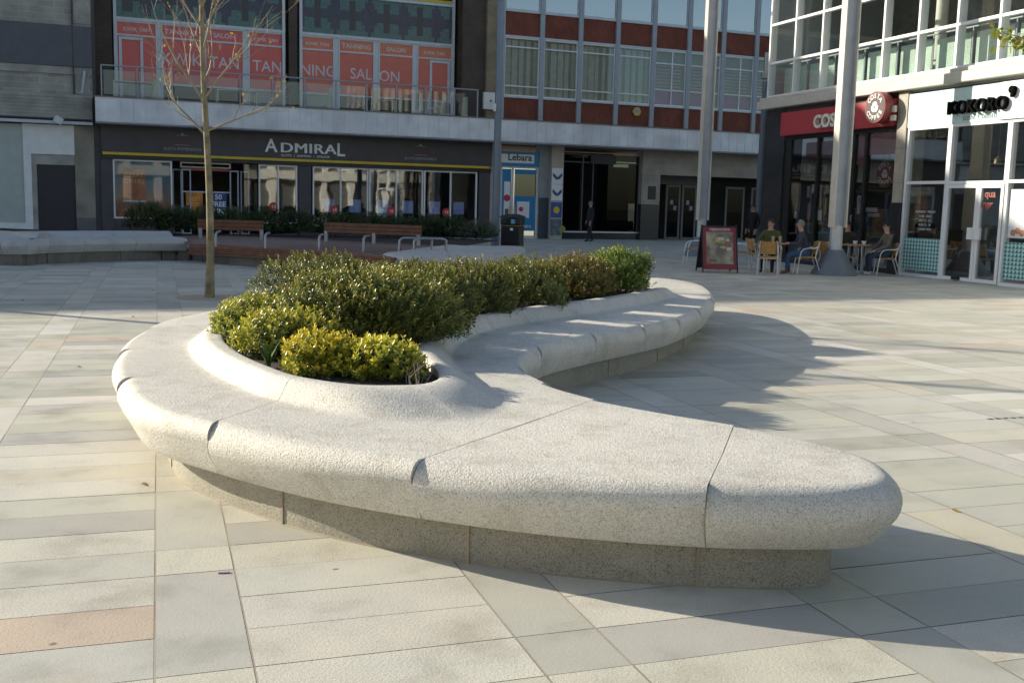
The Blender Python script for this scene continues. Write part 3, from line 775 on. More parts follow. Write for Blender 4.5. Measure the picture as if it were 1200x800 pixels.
sbox(FS, 'gutter', M['pale_frame'], lb, -60, -11.45, z_l - .07, z_l + .04, .42, .02)
b = MB(); b.tube([FS.p(-60, z_l + .10, .46), FS.p(-11.5, z_l + .10, .46)], .03, 6); b.build('cable', M['black'], lb)
sA, sB = FS.m(0, 200)[0], FS.m(28, 200)[0]; sC, sD = FS.m(37, 200)[0], FS.m(43, 200)[0]; sE = FS.m(88, 200)[0]
sbox(FS, 'shutter', pm('frosted_panel', (.38, .43, .41), .35, var=.08), lb, -60, sB, .38, z_l - .12, -.06, -.2)
b = MB(); b.fbox(FS, sB, sC, 0, z_l - .1, .02, -.2); b.fbox(FS, -60, sB, 0, .38, .02, -.2); b.fbox(FS, sC, sE, FS.m(60, 181)[1], z_l - .1, .01, -.2)
b.build('shopfront_frame', M['white'], lb)
sbox(FS, 'lintel', M['conc'], lb, sC, sE, FS.m(60, 193)[1], FS.m(60, 181)[1] - .01, -.05, -.3)
dr = sbox(FS, 'door', pm('black_flush_door', (.022, .022, .028), .5), lb, sD, sE - .02, 0, FS.m(60, 193)[1], -.12, -.2)
sbox(FS, 'door_frame', M['conc'], lb, sC, sD, 0, FS.m(60, 193)[1], -.03, -.3)
sbox(FS, 'pier', pm('stained_pier', (.26, .24, .19), .85, var=.3, vscale=1.2, bump=.3), lb, sE, -11.42, .62, z_l - .1, .0, -.4)
sbox(FS, 'pier_base', pm('grey_pier_base', (.12, .12, .125), .6), lb, sE, -11.42, 0, .62, .01, -.4)
b = MB(); b.tube([FS.p(FS.m(99, 84)[0], FS.m(99, 84)[1], .16), FS.p(FS.m(98, 95)[0], FS.m(98, 95)[1], .2), FS.p(FS.m(96, 110)[0], FS.m(96, 110)[1], .16)], .05, 8)
tag(b.build('downpipe', pm('pale_blue_pipe', (.45, .52, .60), .4), None, smooth=40), 'short pale blue pipe hanging on the grey block wall', 'pipe')
fl = thing('floodlight', 'small pale floodlight on the gutter of the grey building', 'light', FS.p(*FS.m(69, 142), .5))
b = MB(); q = FS.p(*FS.m(69, 142), .62); b.box(q, (.32, .12, .26), R(22), 0, R(30)); b.build('lamp_housing', M['pale_frame'], fl, bevel=.02)
b = MB(); b.tube([q, FS.p(*FS.m(69, 138), .35)], .02, 6); b.build('bracket', M['steel'], fl)

sbox(FS, 'gap_filler', M['charcoal'], lb, -11.46, -11.12, 0, 4.27, -.04, -11.9)
sbox(FS, 'gap_filler', M['charcoal'], lb, -11.46, -11.30, 4.27, ROOF, -.04, -11.9)
# ---- the big block: shared body, canopy
SW = -11.35
body = thing('shopping_block', 'long 1960s shopping block with white panelled canopy, mosaic spandrels and red brick panels', 'building', FS.p(5, 0, 0))
b = MB()
b.fbox(FS, SW, 4.15, 5.2, ROOF, -2.0, -12); b.fbox(FS, 4.15, 34, 4.25, ROOF, -.75, -12); b.fbox(FS, SW, 5.0, 4.25, 5.2, -.6, -12)
b.build('wall', brick_dark, body)
b = MB(); b.fbox(FS, SW, 34, 4.34, 5.27, 1.2, .9)
b.build('canopy_core', M['white'], body)
b = MB(); s = SW; k = 0
rr = random.Random(3)
while s < 33.9:
    w_ = .46; b.fbox(FS, s + .006, s + w_ - .006, 4.36, 5.24, 1.215 + rr.uniform(0, .006), 1.2); s += w_
b.build('canopy_panels', pm('canopy_white_panel', (.70, .71, .73), .55, var=.22, vscale=1.1), body)
sbox(FS, 'canopy_coping', pm('canopy_coping_stain', (.20, .19, .18), .8), body, SW - .04, 34, 5.27, 5.31, 1.26, .8)
sbox(FS, 'soffit', M['soffit'], body, SW, 34, 4.28, 4.335, 1.19, -.1)
sbox(FS, 'balcony_deck', M['conc'], body, SW, 4.6, 5.18, 5.268, .85, -2)
# upper left: spandrel, window band with the salon graphics
UO = -1.6
RED_ = pm('salon_red_film', (.62, .10, .085), .35, var=.06); ORG = pm('salon_orange_film', (.62, .17, .075), .35, var=.06); GREYF = pm('grey_letter_film', (.62, .56, .60), .5)
sbox(FS, 'spandrel', MOS, body, -10.55, -3.72, 8.72, 10.35, UO + .02, -2.0)
sbox(FS, 'spandrel', MOS, body, -2.98, 3.95, 8.72, 10.35, UO + .02, -2.0)
sbox(FS, 'brick_pier', brick_dark, body, -11.3, -10.62, 5.2, ROOF, UO + .1, -2.0)
sbox(FS, 'brick_pier', brick_dark, body, -3.50, -3.14, 5.2, ROOF, UO + .12, -2.0)
tower_m = brick('tower_brick', (.31, .24, .14), (.25, .19, .115), (.24, .22, .17), .225, .075, .01)
sbox(FS, 'brick_tower', brick_tower_shade, body, 4.15, 5.25, 5.2, ROOF, -.85, -2.0)  # left return: same tower brick, its shade put into a darker colour
sbox(FS, 'brick_tower', tower_m, body, 5.25, 5.98, 5.2, ROOF, -.55, -2.0)
for s0, s1 in ((-10.5, -3.72), (-2.98, 3.95)):
    b = MB()
    b.fbox(FS, s0 - .06, s1 + .06, 8.60, 8.72, UO + .12, UO - .05); b.fbox(FS, s0 - .06, s1 + .06, 10.35, 10.47, UO + .12, UO - .05)
    for e in (s0 - .06, s1 - .06): b.fbox(FS, e, e + .12, 5.2, 13, UO + .14, UO - .05)
    b.build('facade_frame', M['pale_frame'], body)
    sbox(FS, 'upper_window_strip', M['yellow'], body, s0, s1, 10.50, 10.62, UO + .02, -2)
    sbox(FS, 'upper_glazing', M['glass_dark'], body, s0, s1, 10.62, 12.2, UO, UO - .02)
bays = [(-10.42, -8.94, 'door_l'), (-8.67, -7.18, 'K'), (-6.94, -5.44, 'T'), (-5.15, -3.78, 'TAN'), (-2.92, -1.57, 'NING'), (-1.27, .23, 'SAL'), (.54, 2.04, 'ON'), (2.32, 3.86, 'door_r')]
heads = ['KWIK TAN', 'TANNING', 'SALON', 'KWIK TAN', 'KWIK TAN', 'TANNING', 'SALON', 'KWIK TAN']
mains = ['', 'KWIK', 'TAN', 'TAN', 'NING', 'SAL', 'ON', '']
for i, (s0, s1, kd) in enumerate(bays):
    wnd = part('salon_window', ['leftmost salon window, a red door beside a narrow red panel', 'salon window with KWIK in grey letters on red film', 'salon window with TAN in grey letters, behind the tree trunk', 'salon window with TAN in grey letters left of the dark brick pier', 'salon window with NING in grey letters right of the dark brick pier', 'salon window with SAL in grey letters on red film', 'salon window with ON in grey letters on red film', 'rightmost salon window, a red door beside the brown brick tower'][i], body, FS.p((s0 + s1) / 2, 5.27, UO))
    film = RED_ if i < 4 else pm('salon_red_film_faded', (.60, .13, .085), .35, var=.08)
    hf = RED_ if i < 4 else ORG
    zs = 6.15
    b = frame_ring(FS, s0 - .07, s1 + .07, 5.27, 8.6, UO + .08, UO - .05, .07, (), (8.02, zs))
    b.build('frame', M['pale_frame'], wnd)
    hfo = sbox(FS, 'header_film', hf, wnd, s0, s1, 8.055, 8.53, UO + .03, UO - .02)
    rfo = sbox(FS, 'red_film', film, wnd, s0, s1, zs + .035, 7.985, UO + .03, UO - .02)
    sbox(FS, 'stall_riser', [M['conc'], M['charcoal'], brick_dark, M['soffit']][i % 4], wnd, s0, s1, 5.34, zs - .035, UO + .02, UO - .03)
    text(heads[i], FS, (s0 + s1) / 2, 8.2, UO + .036, .27 if heads[i] != 'KWIK TAN' else .2, GREYF, wnd, 'header_lettering', .002, sx=1.05, bold=.004)
    if mains[i]:
        al = {'TAN': 'CENTER'}.get(mains[i], 'CENTER'); sc = (s0 + s1) / 2
        if i == 3: sc = s1 - .62
        if i == 4: sc = s0 + .70
        if i == 5: sc = s1 - .54
        if i == 6: sc = s0 + .46
        text(mains[i], FS, sc, 7.0 - .02 * i, UO + .036, .66, GREYF, wnd, 'main_lettering', .002, sx=.93, bold=.004)
    else:
        d0, d1 = (s0 + .05, s0 + .98) if i == 0 else (s1 - 1.0, s1 - .04)
        frame_ring(FS, d0, d1, 5.35, 7.95, UO + .09, UO + .031, .11).build('door_frame', M['pale_frame'], wnd)
for a_, c_ in ((0, 1), (1, 2), (2, 3), (4, 5), (5, 6), (6, 7)):
    sbox(FS, 'window_mullion', M['pale_frame'], body, bays[a_][1] + .075, bays[c_][0] - .075, 5.27, 8.6, UO + .06, UO - .05)
# balcony railing
rl = thing('balcony_railing', 'steel railing with glass infill along the canopy in front of the tanning salon', 'railing', FS.p(-3, 5.3, 1.1))
posts = [-11.1 + 1.303 * k for k in range(13)]
posts[-1] = 4.3
for s in posts:
    b = MB(); b.fbox(FS, s - .025, s + .025, 5.3, 6.46, .98, .93); b.build('post', M['grey_frame'], rl)
b = MB(); b.tube([FS.p(-11.12, 6.49, .95), FS.p(4.33, 6.49, .95)], .03, 8); b.build('handrail', M['grey_frame'], rl, smooth=40)
for a_, c_ in zip(posts[:-1], posts[1:]):
    sbox(FS, 'glass_panel', glass('rail_pane', (.85, .88, .87), .05, wobble=.02) if 'rail_pane' not in MATS else MATS['rail_pane'], rl, a_ + .07, c_ - .07, 5.4, 6.32, .96, .948)
# things stored on the terrace
def junk(label, name, s, o, w_, h, d, mat):
    t_ = thing(name, label, name.replace('_', ' '), FS.p(s, 5.27, o))
    b = MB()
    for ds in (-w_ / 2, w_ / 2 - .05):
        for do in (-d / 2 + .05, d / 2): b.fbox(FS, s + ds, s + ds + .05, 5.27, 5.27 + h, o + do, o + do - .05)
    b.build('frame', mat, t_)
    sbox(FS, 'top', mat, t_, s - w_ / 2, s + w_ / 2, 5.27 + h, 5.31 + h, o + d / 2, o - d / 2)
WCR = pm('weathered_cream', (.50, .47, .38), .6)
junk('pale table behind the balcony glass at the left end', 'terrace_table', -9.9, -.2, 1.5, .72, .6, WCR)
junk('pale table behind the balcony glass right of the tree', 'terrace_table', -5.9, -.1, 1.6, .62, .6, WCR)
junk('low cream table behind the balcony glass in front of the SAL window', 'terrace_table', .2, -.2, 1.3, .6, .5, WCR)
for s, h, lb_ in ((-9.1, .85, 'leftmost'), (-2.1, .95, 'second'), (-.15, 1.0, 'third'), (1.0, .8, 'fourth'), (1.9, 1.0, 'fifth'), (2.95, .98, 'sixth'), (3.95, .95, 'rightmost')):
    b = MB(); w_ = .07 + .11 * ((s * 7) % 1); b.fpoly(FS, [(s - w_, 5.28), (s + w_, 5.28), (s + w_ * .8 + .03, 5.28 + h), (s - w_ * .7 + .03, 5.28 + h)], .2, .26)
    tag(b.build('stacked_board', WCR, None, bevel=.01), f'{lb_} of the cream boards standing behind the balcony glass', 'board', 'cream boards behind the balcony glass')
wb = thing('electrical_box', 'white electrical box on the brown brick tower', 'box', FS.p(5.5, 5.6, -.5))
s0, s1, zt, zb = fr_rect(FS, 567, 108, 583, 129, -.4)
b = MB(); b.fbox(FS, s0, s1, zb, zt, -.38, -.55); b.build('cabinet', M['white'], wb, bevel=.015)
sbox(FS, 'warning_label', pm('warning_red', (.5, .08, .05), .5), wb, (s0 + s1) / 2 - .05, (s0 + s1) / 2 + .05, (zt + zb) / 2 - .05, (zt + zb) / 2 + .05, -.372, -.38)

# ---- red brick panel offices
RO = -.45
rb = thing('office_building', 'red brick panelled office building with grey mullions above the canopy', 'building', FS.p(12, 5.3, RO))
ms = [5.98 + 1.955 * k for k in range(13)]
for a_, c_ in zip(ms[:-1], ms[1:]):
    for z0, z1 in ((5.31, 6.42), (9.2, 10.25), (12.6, 13.65)):
        sbox(FS, 'brick_panel', brick_red, rb, a_ + .11, c_ - .11, z0, z1, RO - .12, RO - .28)
for s in ms: sbox(FS, 'mullion', M['grey_frame'], rb, s - .11, s + .11, 5.31, ROOF, RO, RO - .28)
for z0, z1 in ((6.42, 6.5), (9.12, 9.2), (10.25, 10.33), (12.52, 12.6)):
    sbox(FS, 'rail', M['pale_frame'], rb, ms[0], ms[-1], z0, z1, RO - .05, RO - .28)
blind = pm('pale_curtain', (.45, .47, .42), .8, var=.15)
purple = pm('purple_panel', (.26, .035, .24), .5); venetian = brick('venetian_blind', (.36, .30, .30), (.33, .28, .28), (.15, .09, .13), 50, .16, .03)
for i, (a_, c_) in enumerate(zip(ms[:-1], ms[1:])):
    for lvl, (z0, z1) in enumerate(((6.5, 9.12), (10.33, 12.52))):
        wn_ = part('office_window', None, rb, FS.p((a_ + c_) / 2, z0, RO))
        if lvl == 0 and i < 4: cs, cz = (), (z1 - .42, z0 + .45)
        elif lvl == 0: cs, cz = ((a_ + c_) / 2 + .1,), (z1 - .62, z0 + .75)
        else: cs, cz = (), ()
        frame_ring(FS, a_ + .11, c_ - .11, z0, z1, RO - .08, RO - .16, .055, cs, cz).build('frame', M['white_frame'] if lvl == 0 else M['pale_frame'], wn_)
        sbox(FS, 'pane', M['glass'] if lvl == 0 else glass('sky_glass', (.6, .66, .68), .33) if 'sky_glass' not in MATS else MATS['sky_glass'], wn_, a_ + .165, c_ - .165, z0 + .055, z1 - .055, RO - .115, RO - .125)
        if lvl == 0 and i < 4:
            b = MB(); r_ = random.Random(i)
            for k in range(5):
                x = a_ + .2 + k * .36; b.fbox(FS, x, x + r_.uniform(.16, .32), z0 + .06, z1 - .1, RO - .28, RO - .30)
            b.build('curtain', blind, wn_)
        elif lvl == 0:
            sbox(FS, 'blind', venetian, wn_, a_ + .25, c_ - .3, z0 + .78, z1 - .6, RO - .25, RO - .27)
            sbox(FS, 'lower_panel', purple, wn_, a_ + .2, c_ - .25, z0 + .06, z0 + .72, RO - .22, RO - .24)
sbox(FS, 'room_back', pm('office_back_wall', (.20, .21, .19), .9), rb, 5.98, 29, 5.4, 13, RO - .294, RO - .299)
al = thing('alarm_box', 'yellow hexagonal alarm box on a red brick panel', 'alarm box', FS.p(*FS.m(747, 131, RO), RO))
s_, z_ = FS.m(747, 131, RO)
b = MB(); b.fdisc(FS, s_, z_, .23, RO - .12, RO - .02, 6); b.build('housing', pm('alarm_yellow', (.65, .42, .03), .4), al, bevel=.02)
b = MB(); b.fdisc(FS, s_, z_, .13, RO - .02, RO - .012, 6); b.build('badge', pm('badge_blue', (.25, .33, .5), .4), al)

# ---- betting shop front
ad = thing('betting_shop', 'charcoal betting shop front with a yellow strip and ADMIRAL in white letters', 'shopfront', FS.p(-3, 0, 0))
s_l, s_r = FS.m(119, 200)[0], FS.m(573, 230)[0]
zf = 3.10
sbox(FS, 'fascia', M['charcoal'], ad, s_l, s_r, zf + .13, 4.28, .28, -.3)
sbox(FS, 'yellow_strip', M['yellow'], ad, s_l + .05, s_r - .12, zf + .03, zf + .13, .31, .0)
sbox(FS, 'fascia_base', M['black'], ad, s_l, s_r, zf - .12, zf + .03, .22, -.3)
for x0, x1 in ((119, 133), (349, 364), (560, 573)):
    sbox(FS, 'pillar', pm('charcoal_boarding', (.055, .053, .06), .5), ad, FS.m(x0, 230)[0], FS.m(x1, 230)[0], 0, zf - .12, .12, -.4)
sbox(FS, 'stall_riser', M['charcoal'], ad, FS.m(133, 230)[0], FS.m(203, 230)[0], 0, .62, .06, -.2)
wins = [(133, 202, .62, 'left'), (303, 348, .5, 'mid'), (366, 431, .42, 'a'), (432, 495, .42, 'b'), (496, 558, .42, 'c')]
for i, (x0, x1, zb, kd) in enumerate(wins):
    a_, c_ = FS.m(x0, 230)[0], FS.m(x1, 230)[0]
    wt = part('shop_window', ['betting shop window with an orange poster on a blue to orange film', 'narrow betting shop window between the open doors and the charcoal pillar', 'betting shop window just right of the charcoal pillar', 'betting shop window second right of the charcoal pillar', 'rightmost betting shop window, next to the grey pillar'][i], ad, FS.p((a_ + c_) / 2, zb, .05))
    frame_ring(FS, a_, c_, zb, zf - .14, .1, -.02, .06, () if i < 1 else ((a_ + c_) / 2,)).build('frame', M['white_frame'], wt)
    sbox(FS, 'pane', glass('film_glass', (.9, .92, .92), .05) if i == 0 else glass('shop_glass', (.8, .85, .84), .17, wobble=.05) if i < 2 else MATS['shop_glass'], wt, a_ + .06, c_ - .06, zb + .06, zf - .2, .04, .03)
    if i == 0:
        m, t, bb, out = nt('blue_to_orange_film'); uv = N(t, 'ShaderNodeUVMap'); sp_ = N(t, 'ShaderNodeSeparateXYZ'); t.links.new(uv.outputs[0], sp_.inputs[0])
        mr = N(t, 'ShaderNodeMapRange'); mr.inputs['From Min'].default_value = .6; mr.inputs['From Max'].default_value = 3.; t.links.new(sp_.outputs[1], mr.inputs[0])
        rp = ramp(t, mr.outputs[0], [(0, (.42, .12, .03)), (.35, (.34, .19, .14)), (.6, (.10, .18, .24)), (1, (.04, .15, .20))]); t.links.new(rp.outputs[0], bb.inputs['Base Color']); bb.inputs['Roughness'].default_value = .4
        sbox(FS, 'window_film', m, wt, a_ + .07, c_ - .07, zb + .06, zf - .2, .0, -.02)
        s0, s1, zt, zq = fr_rect(FS, 143, 198, 171, 235, .02)
        po = sbox(FS, 'poster', pm('orange_poster', (.52, .15, .05), .4, var=.35, vscale=2.5), wt, s0, s1, zq, zt, .02, .005)
        sbox(FS, 'poster_border', M['white'], wt, s0, s1, zq - .07, zq, .02, .005)
        for k, (tx, zz, sz) in enumerate((('GREAT', .30, .24), ('OFFERS', .56, .24))): text(tx, FS, (s0 + s1) / 2, zt - zz, .024, sz, pm('poster_cream', (.62, .45, .30), .5), wt, 'poster_lettering', .001)
    else:
        b = MB(); b.fdisc(FS, a_ + .35 * (c_ - a_) + .05 * i, zb + .72, .19, .045, .05, 20); rst = b.build('round_sticker', pm('sticker_red', (.5, .03, .04), .4), wt)
        text('18', FS, a_ + .35 * (c_ - a_) + .05 * i, zb + .65, .053, .2, M['white'], wt, 'sticker_lettering', .001)
# open doorway
dw = part('shop_doorway', 'open glazed doors with orange and blue offer posters', ad, FS.p(-7.3, 0, 0))
d0, d1 = FS.m(203, 230)[0], FS.m(302, 230)[0]
e0, e1 = FS.m(213, 230)[0], FS.m(268, 230)[0]
frame_ring(FS, e0 - .05, e1 + .08, 2.72, zf - .15, .14, -.02, .06).build('door_header', pm('brass_frame', (.30, .27, .20), .4, metal=.4), dw)
sbox(FS, 'red_strip', M['red'], dw, e0, e1, 2.62, 2.7, .05, .0)
for k, x in enumerate((203, 213, 269, 283)):
    s = FS.m(x, 230)[0]; o = .12 if k in (1, 2) else -.25
    dl = frame_ring(FS, s, s + .36, .04, 2.66, o, o - .05, .05); dl.build('door_leaf', M['grey_frame'], dw)
    sbox(FS, 'kick_panel', M['charcoal'], dw, s + .05, s + .31, .9, 1.2, o - .01, o - .04)
s0, s1, zt, zb = fr_rect(FS, 218, 225, 238, 259, -.1); po = sbox(FS, 'poster', pm('orange_offer', (.60, .20, .02), .45, var=.3, vscale=3), dw, s0, s1, .35, zt, -.1, -.12)
text('BEST\nODDS', FS, (s0 + s1) / 2, zt - .35, -.095, .22, pm('poster_yellow', (.7, .45, .1), .5), dw, 'poster_lettering', .001)
s0, s1, zt, zb = fr_rect(FS, 246, 225, 266, 259, -.1); po = sbox(FS, 'poster', pm('blue_offer', (.03, .06, .22), .45, var=.2), dw, s0, s1, .35, zt, -.1, -.12)
text('50\nFREE\nSPINS', FS, (s0 + s1) / 2, zt - .30, -.095, .29, M['white'], dw, 'poster_lettering', .001, bold=.006)
b = frame_ring(FS, e0, e1 + .1, .3, 1.78, -.07, -.13, .05); b.build('inner_frame', M['pale_frame'], dw)
sbox(FS, 'side_glazing', M['glass'], dw, FS.m(286, 230)[0], d1 - .02, .4, zf - .16, .02, .01)
# fascia writing
WL = pm('white_letters', (.78, .79, .80), .4)
sc_, zc_ = FS.m(357, 176, .3)
sA_, sB_ = FS.m(311, 176, .3)[0], FS.m(404, 176, .3)[0]
zb_ = 3.49
text('A', FS, sA_, zb_, .29, .76, WL, ad, 'letter', .02, 'LEFT', bold=.012, sx=.95)
for dx_, do_ in ((-.018, 0), (0, .0015), (.018, .003)): text('DMIRA', FS, sA_ + .60 + dx_, zb_, .29 + do_, .57, WL, ad, 'lettering', .02, 'LEFT', space=1.06, fit=sB_ - sA_ - .60 - .42)
text('L', FS, sB_ - .36, zb_ - .06, .29, .76, WL, ad, 'letter', .02, 'LEFT', bold=.012, sx=1.)
text('SLOTS  |  GAMING  |  ONLINE', FS, (sA_ + sB_) / 2, 3.32, .285, .13, WL, ad, 'small_lettering', .002, sx=1.2)
DKR = pm('dark_red_letters', (.13, .03, .035), .5); GRL = pm('grey_letters', (.32, .30, .33), .5)
for x in (214, 493):
    s, z = FS.m(x, 175 if x < 300 else 184, .3); zz = 3.58
    text('ADMIRAL', FS, s, zz + .08, .285, .27, DKR, ad, 'faded_lettering', .002, sx=1.15)
    text('SLOTS EXPERIENCE', FS, s, zz - .18, .285, .155, GRL, ad, 'small_lettering', .002, sx=1.1)
    b = MB(); b.fbox(FS, s - .3, s + .3, zz + .02, zz + .035, .285, .28); b.fbox(FS, s - .22, s + .22, zz + .40, zz + .415, .285, .28); b.fdisc(FS, s, zz + .46, .05, .28, .286, 5); b.build('emblem', GRL, ad)
# interior of the betting shop
it = thing('gaming_machine', 'gaming machine with a glowing screen inside the betting shop, nearest the doors', 'machine', FS.p(-1.6, 0, -2.2), 'gaming machines in the betting shop')
sbox(FS, 'cabinet', pm('machine_cabinet', (.05, .05, .06), .4), it, -1.95, -1.3, 0, 1.0, -2.0, -2.6, bevel=.02)
sbox(FS, 'hood', pm('machine_hood', (.20, .04, .05), .4), it, -1.95, -1.3, 1.62, 1.9, -2.0, -2.4, bevel=.02)
sbox(FS, 'screen', emis('machine_screen', (.12, .16, .35), .3), it, -1.88, -1.37, 1.02, 1.6, -2.1, -2.2)
for k in range(1, 6):
    c = copy_tree(it); dlt = FS.a * (1.25 * k) + FS.n * (-.15 * (k % 2)); c.location = Vector(it.location) + dlt
    c['label'] = ['', 'second gaming machine inside the betting shop, counted from the doors', 'third gaming machine inside the betting shop, counted from the doors', 'fourth gaming machine inside the betting shop, counted from the doors', 'fifth gaming machine inside the betting shop, counted from the doors', 'gaming machine at the far right inside the betting shop'][k]
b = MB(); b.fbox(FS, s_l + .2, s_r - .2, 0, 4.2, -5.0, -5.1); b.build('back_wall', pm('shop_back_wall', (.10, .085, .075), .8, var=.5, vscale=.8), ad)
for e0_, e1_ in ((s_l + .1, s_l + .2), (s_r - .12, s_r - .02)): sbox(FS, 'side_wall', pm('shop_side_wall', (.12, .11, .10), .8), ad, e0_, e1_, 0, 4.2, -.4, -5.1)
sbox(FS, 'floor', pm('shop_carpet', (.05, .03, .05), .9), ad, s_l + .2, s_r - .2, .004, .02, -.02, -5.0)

# ---- ground floor to the right: phone shop, dark unit, arcade
ph = thing('phone_shop', 'narrow phone shop with a blue Lebara sign and blue posters in the door', 'shopfront', FS.p(6.5, 0, 0))
p573, p585, p631, p643, p657 = [FS.m(x, 230)[0] for x in (573, 586, 631, 643, 657)]
sbox(FS, 'pier', M['render'], ph, p573, p585, 0, 4.28, .05, -.5)
BLU = pm('phone_shop_blue', (.02, .20, .42), .4, var=.05)
s0, s1, zt, zb = fr_rect(FS, 585, 177, 631, 196, 0); sbox(FS, 'sign_board', BLU, ph, s0, s1, zb, zt, .02, -.2)
q0, q1, qt, qb = fr_rect(FS, 586.5, 180, 626, 192, .03); spn = sbox(FS, 'sign_panel', M['white'], ph, q0, q1, qb, qt, .03, .02)
text('Lebara', FS, (q0 + q1) / 2 + .12, qb + .12, .036, .42, pm('letter_navy', (.03, .03, .05), .5), spn, 'lettering', .003, sx=1.05, bold=.008)
frame_ring(FS, p585 + .02, p631, .0, zb, -.05, -.12, .09, (FS.m(601, 230)[0],)).build('door_frame', M['pale_frame'], ph)
GP = MATS['shop_glass']
m1 = FS.m(601, 230)[0]
sbox(FS, 'window_film', BLU, ph, p585 + .12, m1 - .07, .3, zb - .12, -.08, -.1)
sbox(FS, 'poster', M['white'], ph, p585 + .22, m1 - .12, .6, zb - .7, -.07, -.08)
b = MB(); b.fdisc(FS, (p585 + m1) / 2 + .05, 1.85, .16, -.07, -.062, 18); b.build('round_mark', pm('mark_red', (.55, .03, .06), .4), ph)
sbox(FS, 'photo_patch', pm('photo_brown', (.16, .08, .05), .5, var=.5, vscale=6), ph, p585 + .28, m1 - .18, .75, 1.35, -.066, -.069)
b = MB(); b.fbox(FS, m1 + .1, p631 - .12, .35, 1.95, -.08, -.1); b.fbox(FS, m1 + .1, p631 - .12, zb - .35, zb - .12, -.08, -.1); b.build('door_film', BLU, ph)
sbox(FS, 'door_glass', M['glass_dark'], ph, m1 + .1, p631 - .12, 1.95, zb - .35, -.085, -.09)
sbox(FS, 'poster', M['white'], ph, m1 + .25, p631 - .42, .95, 1.7, -.07, -.078)
b = MB(); b.fdisc(FS, m1 + .45, 1.35, .11, -.07, -.062, 18); b.build('round_mark', MATS['mark_red'], ph)
text('Lebara', FS, (m1 + p631) / 2, .5, -.075, .25, M['white'], ph, 'door_lettering', .001)
b = MB(); b.tube([FS.p(m1 - .1, 1.0, -.02), FS.p(m1 - .1, 1.5, -.02)], .025, 6); b.tube([FS.p(m1 + .12, 1.0, -.02), FS.p(m1 + .12, 1.5, -.02)], .025, 6); b.build('handle', pm('brass', (.55, .42, .2), .3, metal=.7), ph)
sbox(FS, 'return_wall', M['soffit'], ph, p631, p643, 0, 4.28, .0, -.4)
sbox(FS, 'grey_base', pm('blue_grey_tiles', (.05, .065, .085), .35), ph, p631 + .02, p643, 0, 1.9, .02, .0)
pr = thing('poster_pier', 'cream pier covered with two pale and two blue posters', 'pillar', FS.p((p643 + p657) / 2, 0, 0))
sbox(FS, 'pier', M['render'], pr, p643, p657, 0, 4.28, .25, -.4)
pw = p657 - p643
def poster(z0, z1, mat, nm='poster'): return sbox(FS, nm, mat, pr, p643 + .02, p657 - .04, z0, z1, .262, .25)
zz = [FS.m(650, y, .25)[1] for y in (197, 216, 235, 237, 255, 257, 276)]
poster(zz[1] + .01, zz[0], M['white']); poster(zz[2], zz[1] - .01, M['white']); poster(zz[4], zz[3], pm('blue_poster', (.04, .09, .30), .4, var=.3)); poster(zz[6], zz[5], pm('photo_poster', (.12, .16, .20), .4, var=.7, vscale=5))
NV = pm('print_navy', (.03, .07, .18), .5)
for zc in ((zz[0] + zz[1]) / 2, (zz[1] + zz[2]) / 2):
    b = MB(); sc = (p643 + p657) / 2
    for sgn in (-1, 1): b.fpoly(FS, [(sc, zc - .05), (sc + sgn * .22, zc + .16), (sc + sgn * .24, zc + .02), (sc + sgn * .10, zc - .14), (sc, zc - .16)] if sgn > 0 else [(sc, zc - .16), (sc - .10, zc - .14), (sc - .24, zc + .02), (sc - .22, zc + .16), (sc, zc - .05)], .262, .268)
    b.build('winged_print', NV, pr)
b = MB(); b.fdisc(FS, p643 + .3, (zz[3] + zz[4]) / 2, .16, .262, .268, 18); b.build('yellow_disc', M['yellow'], pr)
b = MB(); b.fdisc(FS, p643 + .62, zz[5] - .45, .17, .262, .268, 12); b.build('olive_patch', pm('olive_print', (.25, .27, .06), .5), pr)
# dark vacant unit
p750, p772 = FS.m(751, 230)[0], FS.m(772, 230)[0]
dk = thing('dark_unit', 'dark glazed shop unit with a low white sill behind the standing person', 'shopfront', FS.p(10.5, 0, 0))
frame_ring(FS, p657, p750, .34, 4.0, -.25, -.3, .05, (FS.m(685, 230)[0], FS.m(697, 230)[0]), (3.62,)).build('frame', pm('dark_frame', (.09, .09, .09), .5), dk)
sbox(FS, 'pane', M['glass_dark'], dk, p657 + .05, p750 - .05, .39, 3.95, -.27, -.28)
sbox(FS, 'sill', M['white'], dk, p657 + .05, p750, .31, .36, -.12, -.3)
sbox(FS, 'plinth', M['dgran'], dk, p657, p750, 0, .31, -.15, -.4)
s0, s1, zt, zb = fr_rect(FS, 693, 182, 722, 193, -.1); sbox(FS, 'hanging_sign', M['black'], dk, s0, s1, zb, zt, -.1, -.18)
s0, s1, zt, zb = fr_rect(FS, 737, 192, 749, 239, -.35); sbox(FS, 'cream_board', M['render'], dk, s0, s1, zb, zt, -.35, -.4)
s0, s1, zt, zb = fr_rect(FS, 697, 195, 735, 275, -.6); sbox(FS, 'dark_opening_panel', M['dark'], dk, s0, s1, .36, zt, -.6, -.65)  # solid black panel, the shade of the doorway put into its colour
s0, s1, zt, zb = fr_rect(FS, 684, 190, 697, 275, -.5); sbox(FS, 'column', M['soffit'], dk, s0, s1, .36, zt, -.5, -.8)
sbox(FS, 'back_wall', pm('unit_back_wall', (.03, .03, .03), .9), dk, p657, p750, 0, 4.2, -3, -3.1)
s0, s1, zt, zb = fr_rect(FS, 732, 259, 741, 275, -.5)
b = MB(); b.fpoly(FS, [(s0, .4), (s1, .4), (s1 - .04, zt), (s0 + .10, zt)], -.5, -.38); tag(b.build('fire_bucket_stand', pm('bin_red', (.35, .02, .03), .5), None, bevel=.02), 'small red tapered container standing in the dark unit', 'container')
